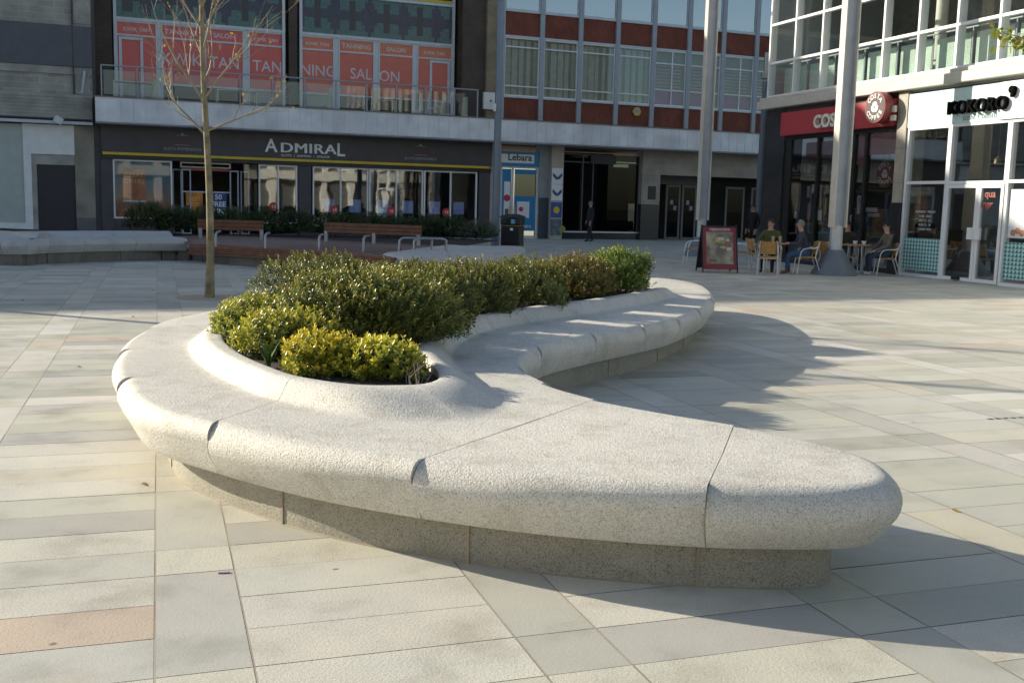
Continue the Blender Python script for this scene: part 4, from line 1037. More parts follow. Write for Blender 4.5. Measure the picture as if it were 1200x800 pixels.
# pier, cream band and arcade
ar = thing('arcade', 'cream tiled wall with dark granite base and an arcade of dark doors', 'arcade', FS.p(17, 0, 0))
tile = brick('cream_wall_tiles', (.36, .32, .27), (.33, .30, .25), (.24, .22, .19), 1.1, .62, .01)
zh = FS.m(800, 206)[1]
sbox(FS, 'pier', tile, ar, p750, p772 + .02, 1.72, 4.28, .05, -.6)
sbox(FS, 'pier_base', M['dgran'], ar, p750, p772 + .02, 0, 1.72, .06, -.6)
sbox(FS, 'cream_band', tile, ar, p772 + .02, 34, zh, 4.28, .05, -.6)
sbox(FS, 'notice', M['black'], ar, p750 + .35, p750 + .78, 1.95, 2.6, .065, .05)
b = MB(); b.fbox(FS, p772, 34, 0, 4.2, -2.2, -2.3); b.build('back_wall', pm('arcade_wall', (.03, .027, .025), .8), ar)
for i, (x0, x1) in enumerate(((780, 797), (799, 816), (850, 872), (880, 898))):
    a_, c_ = FS.m(x0, 240, -1.2)[0], FS.m(x1, 240, -1.2)[0]
    t_ = part('glazed_door', ['dark glazed door with small notices, left of the first tall mast', 'dark glazed door just beside the first tall mast', 'dark glazed door in the shade between the two masts', 'dark glazed door by the corner of the coffee shop'][i], ar, FS.p((a_ + c_) / 2, 0, -1.2))
    frame_ring(FS, a_, c_, 0.01, 2.72, -1.2, -1.26, .1).build('frame', pm('bronze_frame', (.13, .12, .11), .5), t_)
    sbox(FS, 'pane', M['glass_dark'], t_, a_ + .1, c_ - .1, .11, 2.62, -1.22, -1.23)
    if i < 2:
        for k in range(2): sbox(FS, 'notice', M['soffit'], t_, a_ + .25 + .2 * k, a_ + .42 + .2 * k, 1.75 - .28 * k, 1.97 - .28 * k, -1.19, -1.2)
sbox(FS, 'door_surround', pm('bronze_surround', (.10, .095, .09), .6), ar, p772 + .1, FS.m(822, 240, -1.2)[0], 2.74, 3.2, -1.15, -1.4)
sbox(FS, 'ledge', M['dgran'], ar, FS.m(822, 240, -1.2)[0], 34, 0, .5, -1.6, -2.2)

# ================================================================== THE GLAZED BLOCK (frame FK; s grows to the right)
kb = thing('glazed_block', 'glass fronted block with white mullions above the coffee shop and the sushi shop', 'building', FK.p(0, 0, 0))
KL = -6.86; KR = 16.
WF = M['white_frame']
b = MB(); b.fbox(FK, KL, KR, 5.0, ROOF - 3, -4.2, -12); b.fbox(FK, KL, KR, 0, 4.7, -6.2, -12); b.build('wall', pm('block_inner_wall', (.24, .24, .23), .8, var=.4), kb)
b = MB(); b.fbox(FK, KL, KR, 4.68, 5.05, -.02, -6.2); b.fbox(FK, KL, KR, 8.6, 8.95, -.25, -4.2); b.build('floor_slab', pm('slab_white', (.5, .5, .49), .7), kb)
b = MB()                                               # cream bull-nosed beam
for (z0, z1, o0, o1) in ((4.72, 4.98, .30, -.1), (4.98, 5.10, .20, -.1)): b.fbox(FK, KL - .22, KR, z0, z1, o0, o1)
b.build('beam', pm('cream_beam', (.50, .475, .41), .5, var=.1), kb, bevel=.03)
mull = [-6.79 + 1.374 * k for k in range(17)]
for s in mull:
    b = MB(); b.fbox(FK, s - .035, s + .035, 5.08, 13, .10, -.14); b.build('mullion', WF, kb)
for z in (5.12, 6.14, 7.32, 8.5, 9.7, 10.9):
    b = MB(); b.fbox(FK, mull[0] - .03, mull[-1], z - .035, z + .035, .085, -.06); b.build('transom', WF, kb)
kg = glass('curtain_glass', (.92, .97, .94), .17, wobble=.04)
for a_, c_ in zip(mull[:-1], mull[1:]):
    for z0, z1 in ((5.155, 6.105), (6.175, 7.285), (7.355, 8.465)):
        b = MB(); b.quad([FK.p(a_ + .035, z0, 0), FK.p(c_ - .035, z0, 0), FK.p(c_ - .035, z1, 0), FK.p(a_ + .035, z1, 0)]); b.build('pane', kg, kb)
gp = brick('perforated_panel', (.64, .76, .68), (.60, .73, .65), (.42, .52, .46), .055, .05, .008, off=0.)
for i, (a_, c_) in enumerate(zip(mull[:-1], mull[1:])):
    sbox(FK, 'balustrade_panel', gp, kb, a_ + .10, c_ - .08, 5.15, 6.0, -.42, -.44)
    b = MB(); b.tube([FK.p(a_ + .02, 5.1, -.38), FK.p(a_ + .02, 6.12, -.38)], .022, 6); b.tube([FK.p(a_ + .02, 6.0, -.38), FK.p(a_ - .15, 6.0, -.30)], .015, 5); b.build('balustrade_post', M['grey_frame'], kb)
b = MB(); b.tube([FK.p(mull[0], 6.13, -.40), FK.p(mull[-1], 6.13, -.40)], .025, 6); b.build('balustrade_rail', M['grey_frame'], kb)
for s in (-5.1, -1.0, 3.2):
    b = MB(); b.lathe(FK.p(s, 5.05, -1.5), [(.16, 0), (.16, 3.6)], 14); b.build('inner_column', pm('inner_column_paint', (.62, .60, .54), .6), kb, smooth=40)
sbox(FK, 'ceiling_strip', pm('ceiling_tiles', (.34, .34, .33), .8, var=.2), kb, KL, KR, 8.50, 8.59, -.3, -4.2)
# left return of the block
b = MB(); b.fbox(FK, KL - .02, KL + .05, 5.08, 13, -.14, -4.2); b.build('return_wall', M['grey_frame'], kb)

# ---- coffee shop
cs = thing('coffee_shop', 'coffee shop front with a red fascia, raised cream letters and a round brown sign', 'shopfront', FK.p(-3, 0, 0))
cl, cr = FK.m(922.5, 140)[0], FK.m(1052, 200)[0]
sbox(FK, 'granite_pier', M['dgran'], cs, KL, cl, 0, 4.70, .06, -.6)
zf0, zf1 = 3.86, 4.55
f_r = FK.m(1054.6, 130)[0]
sbox(FK, 'fascia', M['red'], cs, cl, f_r, zf0, zf1, .22, -.2)
sbox(FK, 'fascia_top', M['charcoal'], cs, cl, f_r, zf1, 4.70, .05, -.2)
CR = pm('cream_letters', (.72, .68, .58), .45)
sC0 = FK.m(956, 140, .3)[0]; sD0 = FK.m(1012, 135, .3)[0]
text('COSTA', FK, (sC0 + FK.m(1000, 135, .3)[0]) / 2 - .05, 3.99, .29, .50, CR, cs, 'raised_lettering', .07, sx=1.05, bold=.016)
text('&', FK, FK.m(1049, 128, .3)[0] - .16, 4.03, .29, .42, CR, cs, 'raised_sign', .06, bold=.01) if False else None
b = MB(); s9 = FK.m(1044, 130, .3)[0]; b.fbox(FK, s9 - .02, s9 + .14, 3.98, 4.12, .3, .22); b.fbox(FK, s9 - .02, s9 + .14, 4.2, 4.36, .3, .22); b.build('raised_sign', CR, cs)
def roundel(parent, s, z, r, off, th, face, rim):
    b = MB(); b.fdisc(FK, s, z, r, off - th, off, 32); b.build('roundel', rim, parent, smooth=50)
    b = MB(); b.fdisc(FK, s, z, r * .93, off, off + .006, 32); rfc = b.build('roundel_face', face, parent)
    lt = M['white']
    for word, up in (('COSTA', 1), ('COFFEE', -1)):
        n = len(word)
        for i, ch in enumerate(word):
            a = (i - (n - 1) / 2) * R(26 if up > 0 else 24)
            ang = math.pi / 2 - a if up > 0 else -math.pi / 2 + a
            cx, cz = s + r * .70 * math.cos(ang), z + r * .70 * math.sin(ang)
            cu = bpy.data.curves.new('roundel_letter', 'FONT'); cu.body = ch; cu.size = r * .42; cu.extrude = .003; cu.align_x = 'CENTER'; cu.align_y = 'CENTER'; cu.offset = .004; cu.resolution_u = 3
            cu.materials.append(lt); ob = bpy.data.objects.new('roundel_letter', cu); COL.objects.link(ob)
            Mx = Matrix(((FK.a.x, 0, FK.n.x, 0), (FK.a.y, 0, FK.n.y, 0), (0, 1, 0, 0), (0, 0, 0, 1)))
            rot = Matrix.Rotation(ang - math.pi / 2 if up > 0 else ang + math.pi / 2, 4, 'Z')
            font_to_mesh(ob, Matrix.Translation(FK.p(cx, cz, off + .012) - wloc(parent)) @ Mx @ rot, rfc, 'roundel_letter')
    b = MB()                                             # three coffee beans
    for k in range(3):
        a = math.pi / 2 + k * 2.094; cx, cz = s + r * .2 * math.cos(a), z + r * .2 * math.sin(a)
        pts = [(cx + r * .15 * math.cos(q) * math.cos(a) - r * .23 * math.sin(q) * math.sin(a), cz + r * .15 * math.cos(q) * math.sin(a) + r * .23 * math.sin(q) * math.cos(a)) for q in [2 * math.pi * j / 14 for j in range(14)]]
        b.fpoly(FK, pts, off + .006, off + .014)
    b.build('bean_emblem', lt, rfc)
s, z = FK.m(1028, 126, .45)
roundel(cs, s, z, .41, .52, .26, pm('roundel_brown', (.06, .035, .028), .4), pm('roundel_rim', (.30, .06, .06), .4))
hs = thing('hanging_roundel', 'round brown window sign hanging on two wires inside the coffee shop window', 'sign', FK.p(*FK.m(1037, 204, -.1), -.1))
s, z = FK.m(1037, 204, -.1)
roundel(hs, s, z, .36, -.10, .04, pm('roundel_faded', (.25, .09, .075), .5), M['steel'])
b = MB()
for d in (-.12, .12): b.tube([FK.p(s + d, z + .3, -.12), FK.p(s + d, z + .75, -.12)], .008, 4)
b.build('wire', M['steel'], hs)
pz = 4.70
sbox(FK, 'window_frame', M['black'], cs, cl, cl + .35, 0, zf0, .02, -.3)
for x in (958, 1000, 1014):
    s = FK.m(x, 200)[0]; sbox(FK, 'window_mullion', M['black'], cs, s - .05, s + .05, .15, zf0, .04, -.12)
sbox(FK, 'window_head', M['black'], cs, cl, cr, zf0 - .12, zf0, .05, -.12)
sbox(FK, 'window_base', M['dgran'], cs, cl, cr, 0, .12, .05, -.12)
sbox(FK, 'pane', glass('coffee_glass', (.78, .78, .78), .10, wobble=.05), cs, cl + .35, cr, .12, zf0 - .12, -.02, -.03)
for (x0, x1, z0, z1, c_) in ((943, 974, 3.15, 3.62, (.22, .10, .11)), (1003, 1013, 2.9, 3.75, (.32, .13, .13)), (1015, 1051, 3.15, 3.72, (.52, .25, .24))):
    sbox(FK, 'pink_window_panel', pm('pink_panel_%d' % x0, c_, .5), cs, FK.m(x0, 175)[0], FK.m(x1, 175)[0], z0, z1, -.05, -.06)  # flat pink panels just behind the glass
sbox(FK, 'window_ledge', pm('ledge_wood', (.30, .14, .05), .5), cs, FK.m(930, 250)[0], FK.m(969, 250)[0], 1.16, 1.24, -.12, -.6)
sbox(FK, 'ledge_panel', pm('ledge_teal', (.10, .16, .16), .6, var=.25), cs, FK.m(930, 250)[0], FK.m(969, 250)[0], .14, 1.15, -.14, -.2)
b = MB(); b.fdisc(FK, FK.m(961, 280)[0], .72, .34, -.139, -.13, 24, 1.25); b.build('pale_motif', pm('motif_pale_teal', (.24, .32, .32), .6), cs)
r_ = random.Random(11)
for k, (x, y, w_, h, c_) in enumerate(((933, 252, .12, .2, (.5, .52, .55)), (948, 225, .14, .35, (.42, .42, .42)), (953, 222, .1, .3, (.12, .22, .32)), (948, 248, .13, .5, (.45, .25, .35)), (961, 252, .2, .28, (.7, .72, .72)), (968, 242, .08, .5, (.65, .50, .03)), (1007, 240, .14, .5, (.6, .63, .65)), (1007, 235, .13, .14, (.12, .6, .05)), (1022, 246, .5, .12, (.5, .48, .45)), (1024, 252, .5, .10, (.42, .4, .38)))):
    s, z = FK.m(x, y, -.08); sbox(FK, 'window_notice', pm('notice_%d' % k, c_, .5), cs, s - w_ / 2, s + w_ / 2, z - h / 2, z + h / 2, -.06, -.07)
sbox(FK, 'back_wall', pm('coffee_back_wall', (.07, .035, .03), .8, var=.6, vscale=.7), cs, cl, cr, 0, 4.6, -4.4, -4.5)
sbox(FK, 'counter', pm('coffee_counter', (.10, .06, .04), .6, var=.4), cs, cl + 1.2, cr - .5, 0, 1.1, -3.0, -3.6)
b = MB(); hx = FK.m(1002, 255)[0]; b.tube([FK.p(hx, .95, .1), FK.p(hx + .02, .95, .16), FK.p(hx + .02, 1.5, .16), FK.p(hx, 1.5, .1)], .018, 6); b.build('handle', M['steel'], cs)

# ---- pier between the shops
kp = thing('stone_pier', 'pier of buff stone slabs over black granite between the coffee and sushi shops', 'pillar', FK.p(-.3, 0, 0))
pl_, pr_ = cr, FK.m(1061, 200)[0] + .06
for z0, z1 in ((3.27, 4.70), (2.40, 3.262), (1.87, 2.392)): sbox(FK, 'stone_slab', pm('buff_stone', (.36, .33, .27), .7, var=.2, vscale=4, bump=.2), kp, pl_, pr_, z0, z1, .12, -.5)
for z0, z1 in ((0, .93), (.938, 1.862)): sbox(FK, 'granite_slab', M['dgran'], kp, pl_, pr_, z0, z1, .14, -.5)

# ---- sushi shop
ks = thing('sushi_shop', 'sushi shop front with white frames, pale blue fascia and KOKORO in black raised letters', 'shopfront', FK.p(2, 0, 0))
kl = pr_ + .02
PB = pm('pale_blue_fascia', (.52, .68, .68), .35, var=.04)
sbox(FK, 'fascia', PB, ks, kl, 3.05, 3.78, 4.62, .10, -.2)
sbox(FK, 'fascia', pm('white_fascia', (.74, .77, .78), .35), ks, 3.06, KR, 3.78, 4.62, .14, -.2)
BLK = pm('letter_black', (.006, .006, .006), .9, spec=.03)
s0, _ = FK.m(1112, 120, .2); s1, _ = FK.m(1181, 112, .2)
text('KOKORO', FK, (s0 + s1) / 2, 4.00, .20, .43, BLK, ks, 'raised_lettering', .05, sx=1.0, bold=.008, space=1.06, fit=s1 - s0)
s2, z2 = FK.m(1186.5, 105, .2)
b = MB(); b.fdisc(FK, s2, z2, .085, .14, .24, 20); b.fpoly(FK, [(s2 - .02, z2 - .07), (s2 + .085, z2 + .0), (s2 + .06, z2 - .12), (s2 - .02, z2 - .17)], .14, .24); b.build('raised_mark', BLK, ks)
text('sushi + bento', FK, (FK.m(1127, 138, .15)[0] + FK.m(1166, 134, .15)[0]) / 2, 3.84, .106, .20, pm('thin_letter_grey', (.08, .09, .09), .5), ks, 'small_lettering', .001, sx=1.0)
k1, k2, k3 = FK.m(1109, 260)[0], FK.m(1178, 260)[0], 6.
zt_ = 2.33
def kframe(s0, s1, z0, z1, o=.08, w_=.075, cs_=(), cz=()): frame_ring(FK, s0, s1, z0, z1, o, o - .16, w_, cs_, cz).build('window_frame', WF, ks)
kframe(kl, k1, 0, 3.78, cz=(zt_ + .05,)); kframe(k1, k2, zt_, 3.78, w_=.07); kframe(k2, k3, 0, 3.78, cz=(zt_ + .05,))
sg = glass('sushi_glass', (.88, .92, .90), .24, wobble=.04)
for s0, s1, z0, z1 in ((kl, k1, .05, 3.75), (k1, k2, zt_, 3.75), (k2, k3, .05, 3.75)):
    sbox(FK, 'pane', sg, ks, s0 + .07, s1 - .07, z0, z1, .0, -.01)
km = FK.m(1144.5, 300)[0]
for i, (s0, s1) in enumerate(((k1 + .02, km - .005), (km + .005, k2 - .02))):
    dr = part('glass_door', ['left white framed glass door of the sushi shop', 'right white framed glass door of the sushi shop'][i], ks, FK.p((s0 + s1) / 2, 0, 0))
    frame_ring(FK, s0, s1, .012, zt_ - .01, .10, .03, .085).build('frame', WF, dr)
    sbox(FK, 'pane', sg, dr, s0 + .085, s1 - .085, .1, zt_ - .09, .06, .05)
    e = s1 - .10 if i == 0 else s0 + .10
    sbox(FK, 'handle', M['white'], dr, e - .10, e + .10, 1.02, 1.30, .17, .11)
s, z = FK.m(1119, 325, .12); sbox(FK, 'door_closer', M['black'], ks, s - .12, s + .14, .03, .11, .14, .1)
m, t, bb, out = nt('triangle_tiles')                    # teal, white and dark triangles
uv = N(t, 'ShaderNodeUVMap'); sp_ = N(t, 'ShaderNodeSeparateXYZ'); t.links.new(uv.outputs[0], sp_.inputs[0])
def mth(t, op, a, b_=None):
    n = N(t, 'ShaderNodeMath', operation=op)
    for i, v in enumerate((a, b_)):
        if v is None: continue
        if isinstance(v, (int, float)): n.inputs[i].default_value = v
        else: t.links.new(v, n.inputs[i])
    return n.outputs[0]
fy = mth(t, 'FRACT', mth(t, 'MULTIPLY', sp_.outputs[1], 10.5)); fx = mth(t, 'PINGPONG', mth(t, 'MULTIPLY', sp_.outputs[0], 9.), .5)
tri_ = mth(t, 'GREATER_THAN', mth(t, 'MULTIPLY', fx, 2.), fy); drk = mth(t, 'LESS_THAN', mth(t, 'FRACT', mth(t, 'MULTIPLY', sp_.outputs[0], 9.)), .5)
c1 = mixc(t, (.50, .68, .66), (.06, .36, .34), tri_, 'MIX'); c2 = mixc(t, c1, (.02, .06, .07), mth(t, 'MULTIPLY', mth(t, 'MULTIPLY', tri_, drk), .9), 'MIX')
t.links.new(c2, bb.inputs['Base Color']); bb.inputs['Roughness'].default_value = .4
TRI = m
sbox(FK, 'tile_vinyl', TRI, ks, kl + .075, k1 - .075, .16, .98, .02, .0)
sbox(FK, 'tile_vinyl', TRI, ks, k2 + .075, k3 - .075, .16, 1.0, .02, .0)
sbox(FK, 'food_poster', pm('poster_plain_white', (.62, .66, .68), .4, var=.1), ks, k2 + .12, k2 + 1.4, 1.1, 2.2, .02, .0)
b = MB()
for k in range(6): b.fdisc(FK, k2 + .28 + .13 * k, 1.22 + .05 * (k % 2), .075, .02, .025, 12)
b.build('food_picture', pm('salmon_picture', (.50, .22, .12), .5, var=.6, vscale=15), ks)
RT = pm('brown_red_letters', (.30, .06, .05), .5)
sb = k2 - .32
text('qua', FK, sb - .14, 2.02, .066, .24, RT, ks, 'window_lettering', .001, bold=.004); text('ingr', FK, sb - .22, 1.78, .066, .24, RT, ks, 'window_lettering', .001, bold=.004)
s, z = FK.m(1084, 256)
for k, tx in enumerate(('MONDAY - FRIDAY', '11.00 - 20.00', 'SAT 11 - 20', 'SUN 12 - 18', 'THANK YOU')): text(tx, FK, s, 1.62 - .11 * k, .006, .085, M['white'], ks, 'opening_hours', .001)
# inside
sbox(FK, 'back_wall', pm('sushi_back_wall', (.42, .43, .40), .7, var=.15), ks, kl, k3 + 4, 0, 4.6, -4.8, -4.9)
sbox(FK, 'floor', pm('sushi_floor', (.32, .30, .28), .5), ks, kl, k3 + 4, .004, .02, -.08, -4.8)
sbox(FK, 'counter', pm('sushi_counter', (.40, .42, .40), .5), ks, k1 + .2, k3 + 2, .02, 1.25, -3.2, -3.9)
sbox(FK, 'low_partition', pm('sushi_grey_partition', (.22, .23, .22), .6), ks, kl, k1 + 1, .02, 1.3, -2.2, -2.3)
ORS = pm('red_stool', (.35, .07, .04), .5)
for k, (ds, lb_) in enumerate(((.35, 'red stool behind the left glass door of the sushi shop'), (1.3, 'left red stool behind the right glass door of the sushi shop'), (1.62, 'right red stool behind the right glass door of the sushi shop'))):
    st_ = thing('bar_stool', lb_, 'stool', FK.p(k1 + ds, 0, -1.6), 'red stools in the sushi shop')
    c0 = FK.p(k1 + ds, 0, -1.6)
    for dx, dy in ((-1, -1), (1, -1), (1, 1), (-1, 1)):
        b = MB(); b.tube([c0 + Vector((dx * .18, dy * .18, .02)), c0 + Vector((dx * .12, dy * .12, .72))], .018, 6); b.build('leg', ORS, st_)
    b = MB(); b.box(c0 + Vector((0, 0, .73)), (.32, .32, .03)); b.build('seat', ORS, st_, bevel=.01)
for ds in (.25, 2.1):
    b = MB(); q = FK.p(k1 + ds, 2.95, -1.2); b.tube([q, q + Vector((0, 0, 1.6))], .008, 4); b.lathe(q, [(.02, .1), (.09, .02), (.10, -.08), (.03, -.14)], 12)
    o_ = b.build('pendant_lamp', pm('pendant_brass', (.35, .25, .12), .4, metal=.5), None, smooth=50); tag(o_, 'small pendant lamp inside the sushi shop, ' + ('above the left of the doors' if ds < 1 else 'above the right of the doors'), 'lamp', 'pendant lamps in the sushi shop')

# ================================================================== MASTS, LAMP POSTS
def mast(px, py, label, h=15.):
    q = G(px, py); t_ = thing('lighting_mast', label, 'mast', q, 'tall lighting masts')
    b = MB(); b.lathe(q, [(.575, 0), (.57, .06), (.23, .60), (.22, .64)], 28); b.build('cone_base', pm('grey_cone_base', (.15, .175, .205), .55, var=.1), t_, smooth=40)
    b = MB(); b.lathe(q, [(.15, .6), (.15, 1.25)], 16); b.build('stub', pm('mast_paint', (.60, .60, .58), .4), t_, smooth=40)
    pmt = pm('mast_paint', (.60, .60, .58), .4); web = pm('mast_shade_web', (.42, .45, .50), .4)  # shade side put into the web's bluish colour, sunlight into the cream flanges
    rz_ = R(6)
    b = MB(); b.box((q.x, q.y, (h + .6) / 2), (.30, .10, h - .6), rz_); b.build('shaft', web, t_)
    for sg_ in (-1, 1):
        c = q + Matrix.Rotation(rz_, 3, 'Z') @ Vector((sg_ * .165, -.04, 0))
        b = MB(); b.box((c.x, c.y, (h + 1.2) / 2), (.032, .34, h - 1.2), rz_); b.build('edge_flange', pm('mast_lit_cream', (.66, .62, .52), .4), t_, bevel=.006)
    b = MB(); b.box((q.x, q.y, h + .05), (.9, .9, .12)); b.build('lamp_head', M['steel'], t_, bevel=.03)
mast(977, 322, 'thick pale mast on a grey cone base in front of the coffee shop', 13)
mast(820.5, 300, 'pale mast on a grey cone base behind the advertising board', 13)
lp = thing('lamp_post', 'slim blue-grey lamp post rising beside the litter bin', 'lamp post', at(582, 262, 37.5) * Vector((1, 1, 0)) if False else Vector((at(582, 262, 37.5).x, 37.5, 0)))
q = Vector((at(580.7, 270, 37.5).x, 37.5, 0))
b = MB(); b.tube([q, q + Vector((0, 0, 1.4)), q + Vector((0, 0, 11))], [.15, .135, .11], 14); b.build('post', pm('post_blue_grey', (.17, .21, .27), .4, metal=.3), lp, smooth=40)
b = MB(); b.box(q + Vector((-.12, -.1, 4.9)), (.10, .12, .26)); b.build('junction_box', M['white'], lp, bevel=.01)
b = MB(); b.tube([q + Vector((0, 0, 10.9)), q + Vector((0, -.6, 11.3)), q + Vector((0, -1.3, 11.4))], .05, 8); b.build('lamp_arm', MATS['post_blue_grey'], lp, smooth=40)
q = Vector((at(888, 270, 38).x, 38, 0))
lp2 = thing('camera_post', 'slim dark grey post with a pale tube on top beside the coffee shop corner', 'post', q)
ztop = at(894.5, 62, 38).z
b = MB(); b.tube([q, q + Vector((0, 0, ztop - 1.0))], [.14, .12], 14); b.build('post', pm('post_slate', (.10, .13, .17), .4), lp2, smooth=40)
b = MB(); b.tube([q + Vector((0, 0, ztop - 1.05)), q + Vector((0, 0, ztop))], .10, 12); b.build('top_tube', M['steel'], lp2, smooth=40)
b = MB(); b.box(q + Vector((-.05, -.12, ztop - .8)), (.28, .2, .22)); b.build('camera_box', M['steel'], lp2, bevel=.02)
# a further post left of the view throws the thin shadow across the slabs
q = G(60, 369) - Vector((.932, -.362, 0)) * 12
lp3 = thing('lamp_post', 'slim lamp post standing left of the view, seen only by its thin shadow', 'lamp post', q)
b = MB(); b.tube([q, q + Vector((0, 0, 9.5))], [.085, .07], 10); b.build('post', MATS['post_blue_grey'], lp3, smooth=40)

# ================================================================== BIN
q = G(600, 294); q = Vector((q.x, q.y, 0))
bn = thing('litter_bin', 'black square litter bin with gold lines and a hooded top beside the far planter', 'litter bin', q)
b = MB(); b.box(q + Vector((0, 0, .04)), (.60, .60, .08), R(-14)); b.build('base', M['black'], bn)
b = MB(); b.box(q + Vector((0, 0, .48)), (.66, .66, .80), R(-14)); b.build('body', M['black'], bn, bevel=.04)
b = MB(); b.box(q + Vector((0, 0, 1.0)), (.70, .70, .26), R(-14)); b.build('hood', M['black'], bn, bevel=.05)
rot = Matrix.Rotation(R(-14), 3, 'Z')
b = MB(); b.lathe(q + Vector((0, 0, 1.12)), [(.49, 0), (.42, .06), (.22, .12), (.05, .13)], 4); o_ = b.build('lid', M['black'], bn, bevel=.03)
for dx, dy in ((0, -1), (-1, 0)):
    v = rot @ Vector((dx * .352, dy * .352, 0)); b = MB(); b.box(q + v + Vector((0, 0, 1.0)), (.26 if dx == 0 else .01, .01 if dx == 0 else .26, .17), R(-14)); b.build('dark_opening_panel', M['dark'], bn)  # black plate with the shade of the bin mouth in its colour
    v2 = v * 1.02; b = MB(); b.box(q + v2 + rot @ Vector((.1 if dx == 0 else 0, .1 if dy == 0 else 0, 0)) + Vector((0, 0, 1.0)), (.13 if dx == 0 else .008, .008 if dx == 0 else .13, .15), R(-14)); b.build('badge', pm('bin_badge_blue', (.16, .40, .58), .4), bn)
for z in (.86, .18):
    b = MB(); b.box(q + Vector((0, 0, z)), (.672, .672, .018), R(-14)); b.build('gold_line', pm('gold_paint', (.40, .25, .06), .4), bn)
v = rot @ Vector((.05, -.337, 0)); b = MB(); b.box(q + v + Vector((0, 0, .74)), (.10, .006, .08), R(-14)); b.build('sticker', M['white'], bn)

# ================================================================== FAR PLANTER WITH TIMBER DECK
fp = thing('far_planter_seat', 'long grey stone seat with a brown timber deck in the shade before the betting shop', 'planter', (-4, 25, 0))
def far_block(front, back, name='seat_block'):
    st = []
    fr_, bk = [np.array(p) for p in front], [np.array(p) for p in back]
    m_ = len(front)
    for i in range((m_ - 1) * 4 + 1):
        t = i / 4.; O = crom(fr_, t); B_ = crom(bk, t); d = (B_ - O) / np.hypot(*(B_ - O))
        L = np.hypot(*(B_ - O))
        prof = [(L, .24), (.10, .24), (.05, .31), (.0, .42), (.02, .48), (.07, .525), (.16, .545), (.42, .55), (L - .62, .55), (L - .5, .60), (L - .38, .655), (L - .2, .67), (L - .03, .66), (L, .62)]
        st.append([(O[0] + d[0] * a_, O[1] + d[1] * a_, z) for a_, z in prof])
    return loft(st)
P_ = lambda x, y, z=.42: tuple(G(x, y, z)[:2])
FRT = [P_(-330, 272), P_(-150, 281), P_(0, 288.5), P_(60, 287.5), P_(100, 286.5), P_(160, 285.5), P_(220, 285.5)]
def back_of(L, d): 
    A = [np.array(p) for p in L]; res = []
    for i in range(len(A)):
        v = A[min(i + 1, len(A) - 1)] - A[max(i - 1, 0)]; v = v / np.hypot(*v); res.append(tuple(A[i] + np.array((-v[1], v[0])) * d))
    return res
BKT = back_of(FRT, 1.9)
for i in range(len(FRT) - 1):
    e = .004
    f_ = [crom(FRT, i + e + (1 - 2 * e) * k / 3) for k in range(4)]; k_ = [crom(BKT, i + e + (1 - 2 * e) * k / 3) for k in range(4)]
    far_block(f_, k_).build('seat_block', M['granite_far'], fp, smooth=40)
TF = [P_(221, 288), P_(262, 289.5), P_(300, 292), P_(340, 294.5), P_(380, 297.5), P_(425, 301), P_(462, 305)]
TF = [np.array(p) for p in TF]
TB = [np.array(P_(x, y, .46)) for x, y in ((205, 277), (262, 276.5), (320, 278.5), (380, 281.5), (440, 284.5), (500, 287.5), (527, 289))]
nw = 22
wood = pm('hardwood_slats', (.17, .065, .032), .55, var=.35, vscale=6)
wood2 = pm('deck_slats_worn', (.20, .125, .10), .65, var=.3, vscale=5)
b = MB()                                                    # fascia: stacked slats
for k in range(5):
    z0 = .215 + k * .05
    for i in range(24):
        t0, t1 = i / 24 * 6, (i + 1) / 24 * 6
        p, q_ = crom(TF, t0), crom(TF, t1)
        b.quad([(p[0], p[1], z0), (q_[0], q_[1], z0), (q_[0], q_[1], z0 + .042), (p[0], p[1], z0 + .042)])
        b.quad([(p[0], p[1], z0 + .042), (q_[0], q_[1], z0 + .042), (q_[0], q_[1] + .04, z0 + .042), (p[0], p[1] + .04, z0 + .042)])
        b.quad([(p[0], p[1] + .04, z0), (p[0], p[1], z0), (q_[0], q_[1], z0), (q_[0], q_[1] + .04, z0)])
b.build('deck_fascia', wood, fp)
b = MB()
for i in range(24):
    t0, t1 = i / 24 * 6, (i + 1) / 24 * 6
    for k in range(nw):
        g0, g1 = k / nw + .004, (k + 1) / nw - .004
        A0 = crom(TF, t0) * (1 - g0) + crom(TB, t0) * g0; A1 = crom(TF, t1) * (1 - g0) + crom(TB, t1) * g0
        B0 = crom(TF, t0) * (1 - g1) + crom(TB, t0) * g1; B1 = crom(TF, t1) * (1 - g1) + crom(TB, t1) * g1
        b.quad([(A0[0], A0[1], .47), (A1[0], A1[1], .47), (B1[0], B1[1], .47), (B0[0], B0[1], .47)])
        if i == 0 or k == 0: b.quad([(A0[0], A0[1], .44), (A1[0], A1[1], .44), (A1[0], A1[1], .47), (A0[0], A0[1], .47)])
b.build('deck', wood2, fp)
# right stone end
RF = [P_(447, 300, .45), P_(470, 303.5, .45), P_(520, 304.5, .45), P_(570, 302.5, .45), P_(606, 299, .45), P_(617, 294.5, .45), P_(608, 291.5, .45), P_(560, 289.5, .5)]
RBk = [P_(470, 297, .5), P_(490, 296, .5), P_(520, 296, .5), P_(550, 295, .5), P_(575, 294, .5), P_(585, 293, .5), P_(575, 292.3, .5), P_(552, 291, .5)]
def simple_block(front, back, name):
    st = []
    for i in range((len(front) - 1) * 4 + 1):
        t = i / 4.; O = crom(front, t); B_ = crom(back, t); d = B_ - O; L = np.hypot(*d); d = d / (L + 1e-9)
        prof = [(L, .24), (.08, .24), (.03, .32), (0, .40), (.02, .47), (.08, .51), (.18, .53), (max(.3, L * .6), .54), (L, .56)]
        st.append([(O[0] + d[0] * a_, O[1] + d[1] * a_, z) for a_, z in prof])
    return loft(st).build(name, M['granite_far'], fp, smooth=40)
simple_block(RF, RBk, 'seat_block')
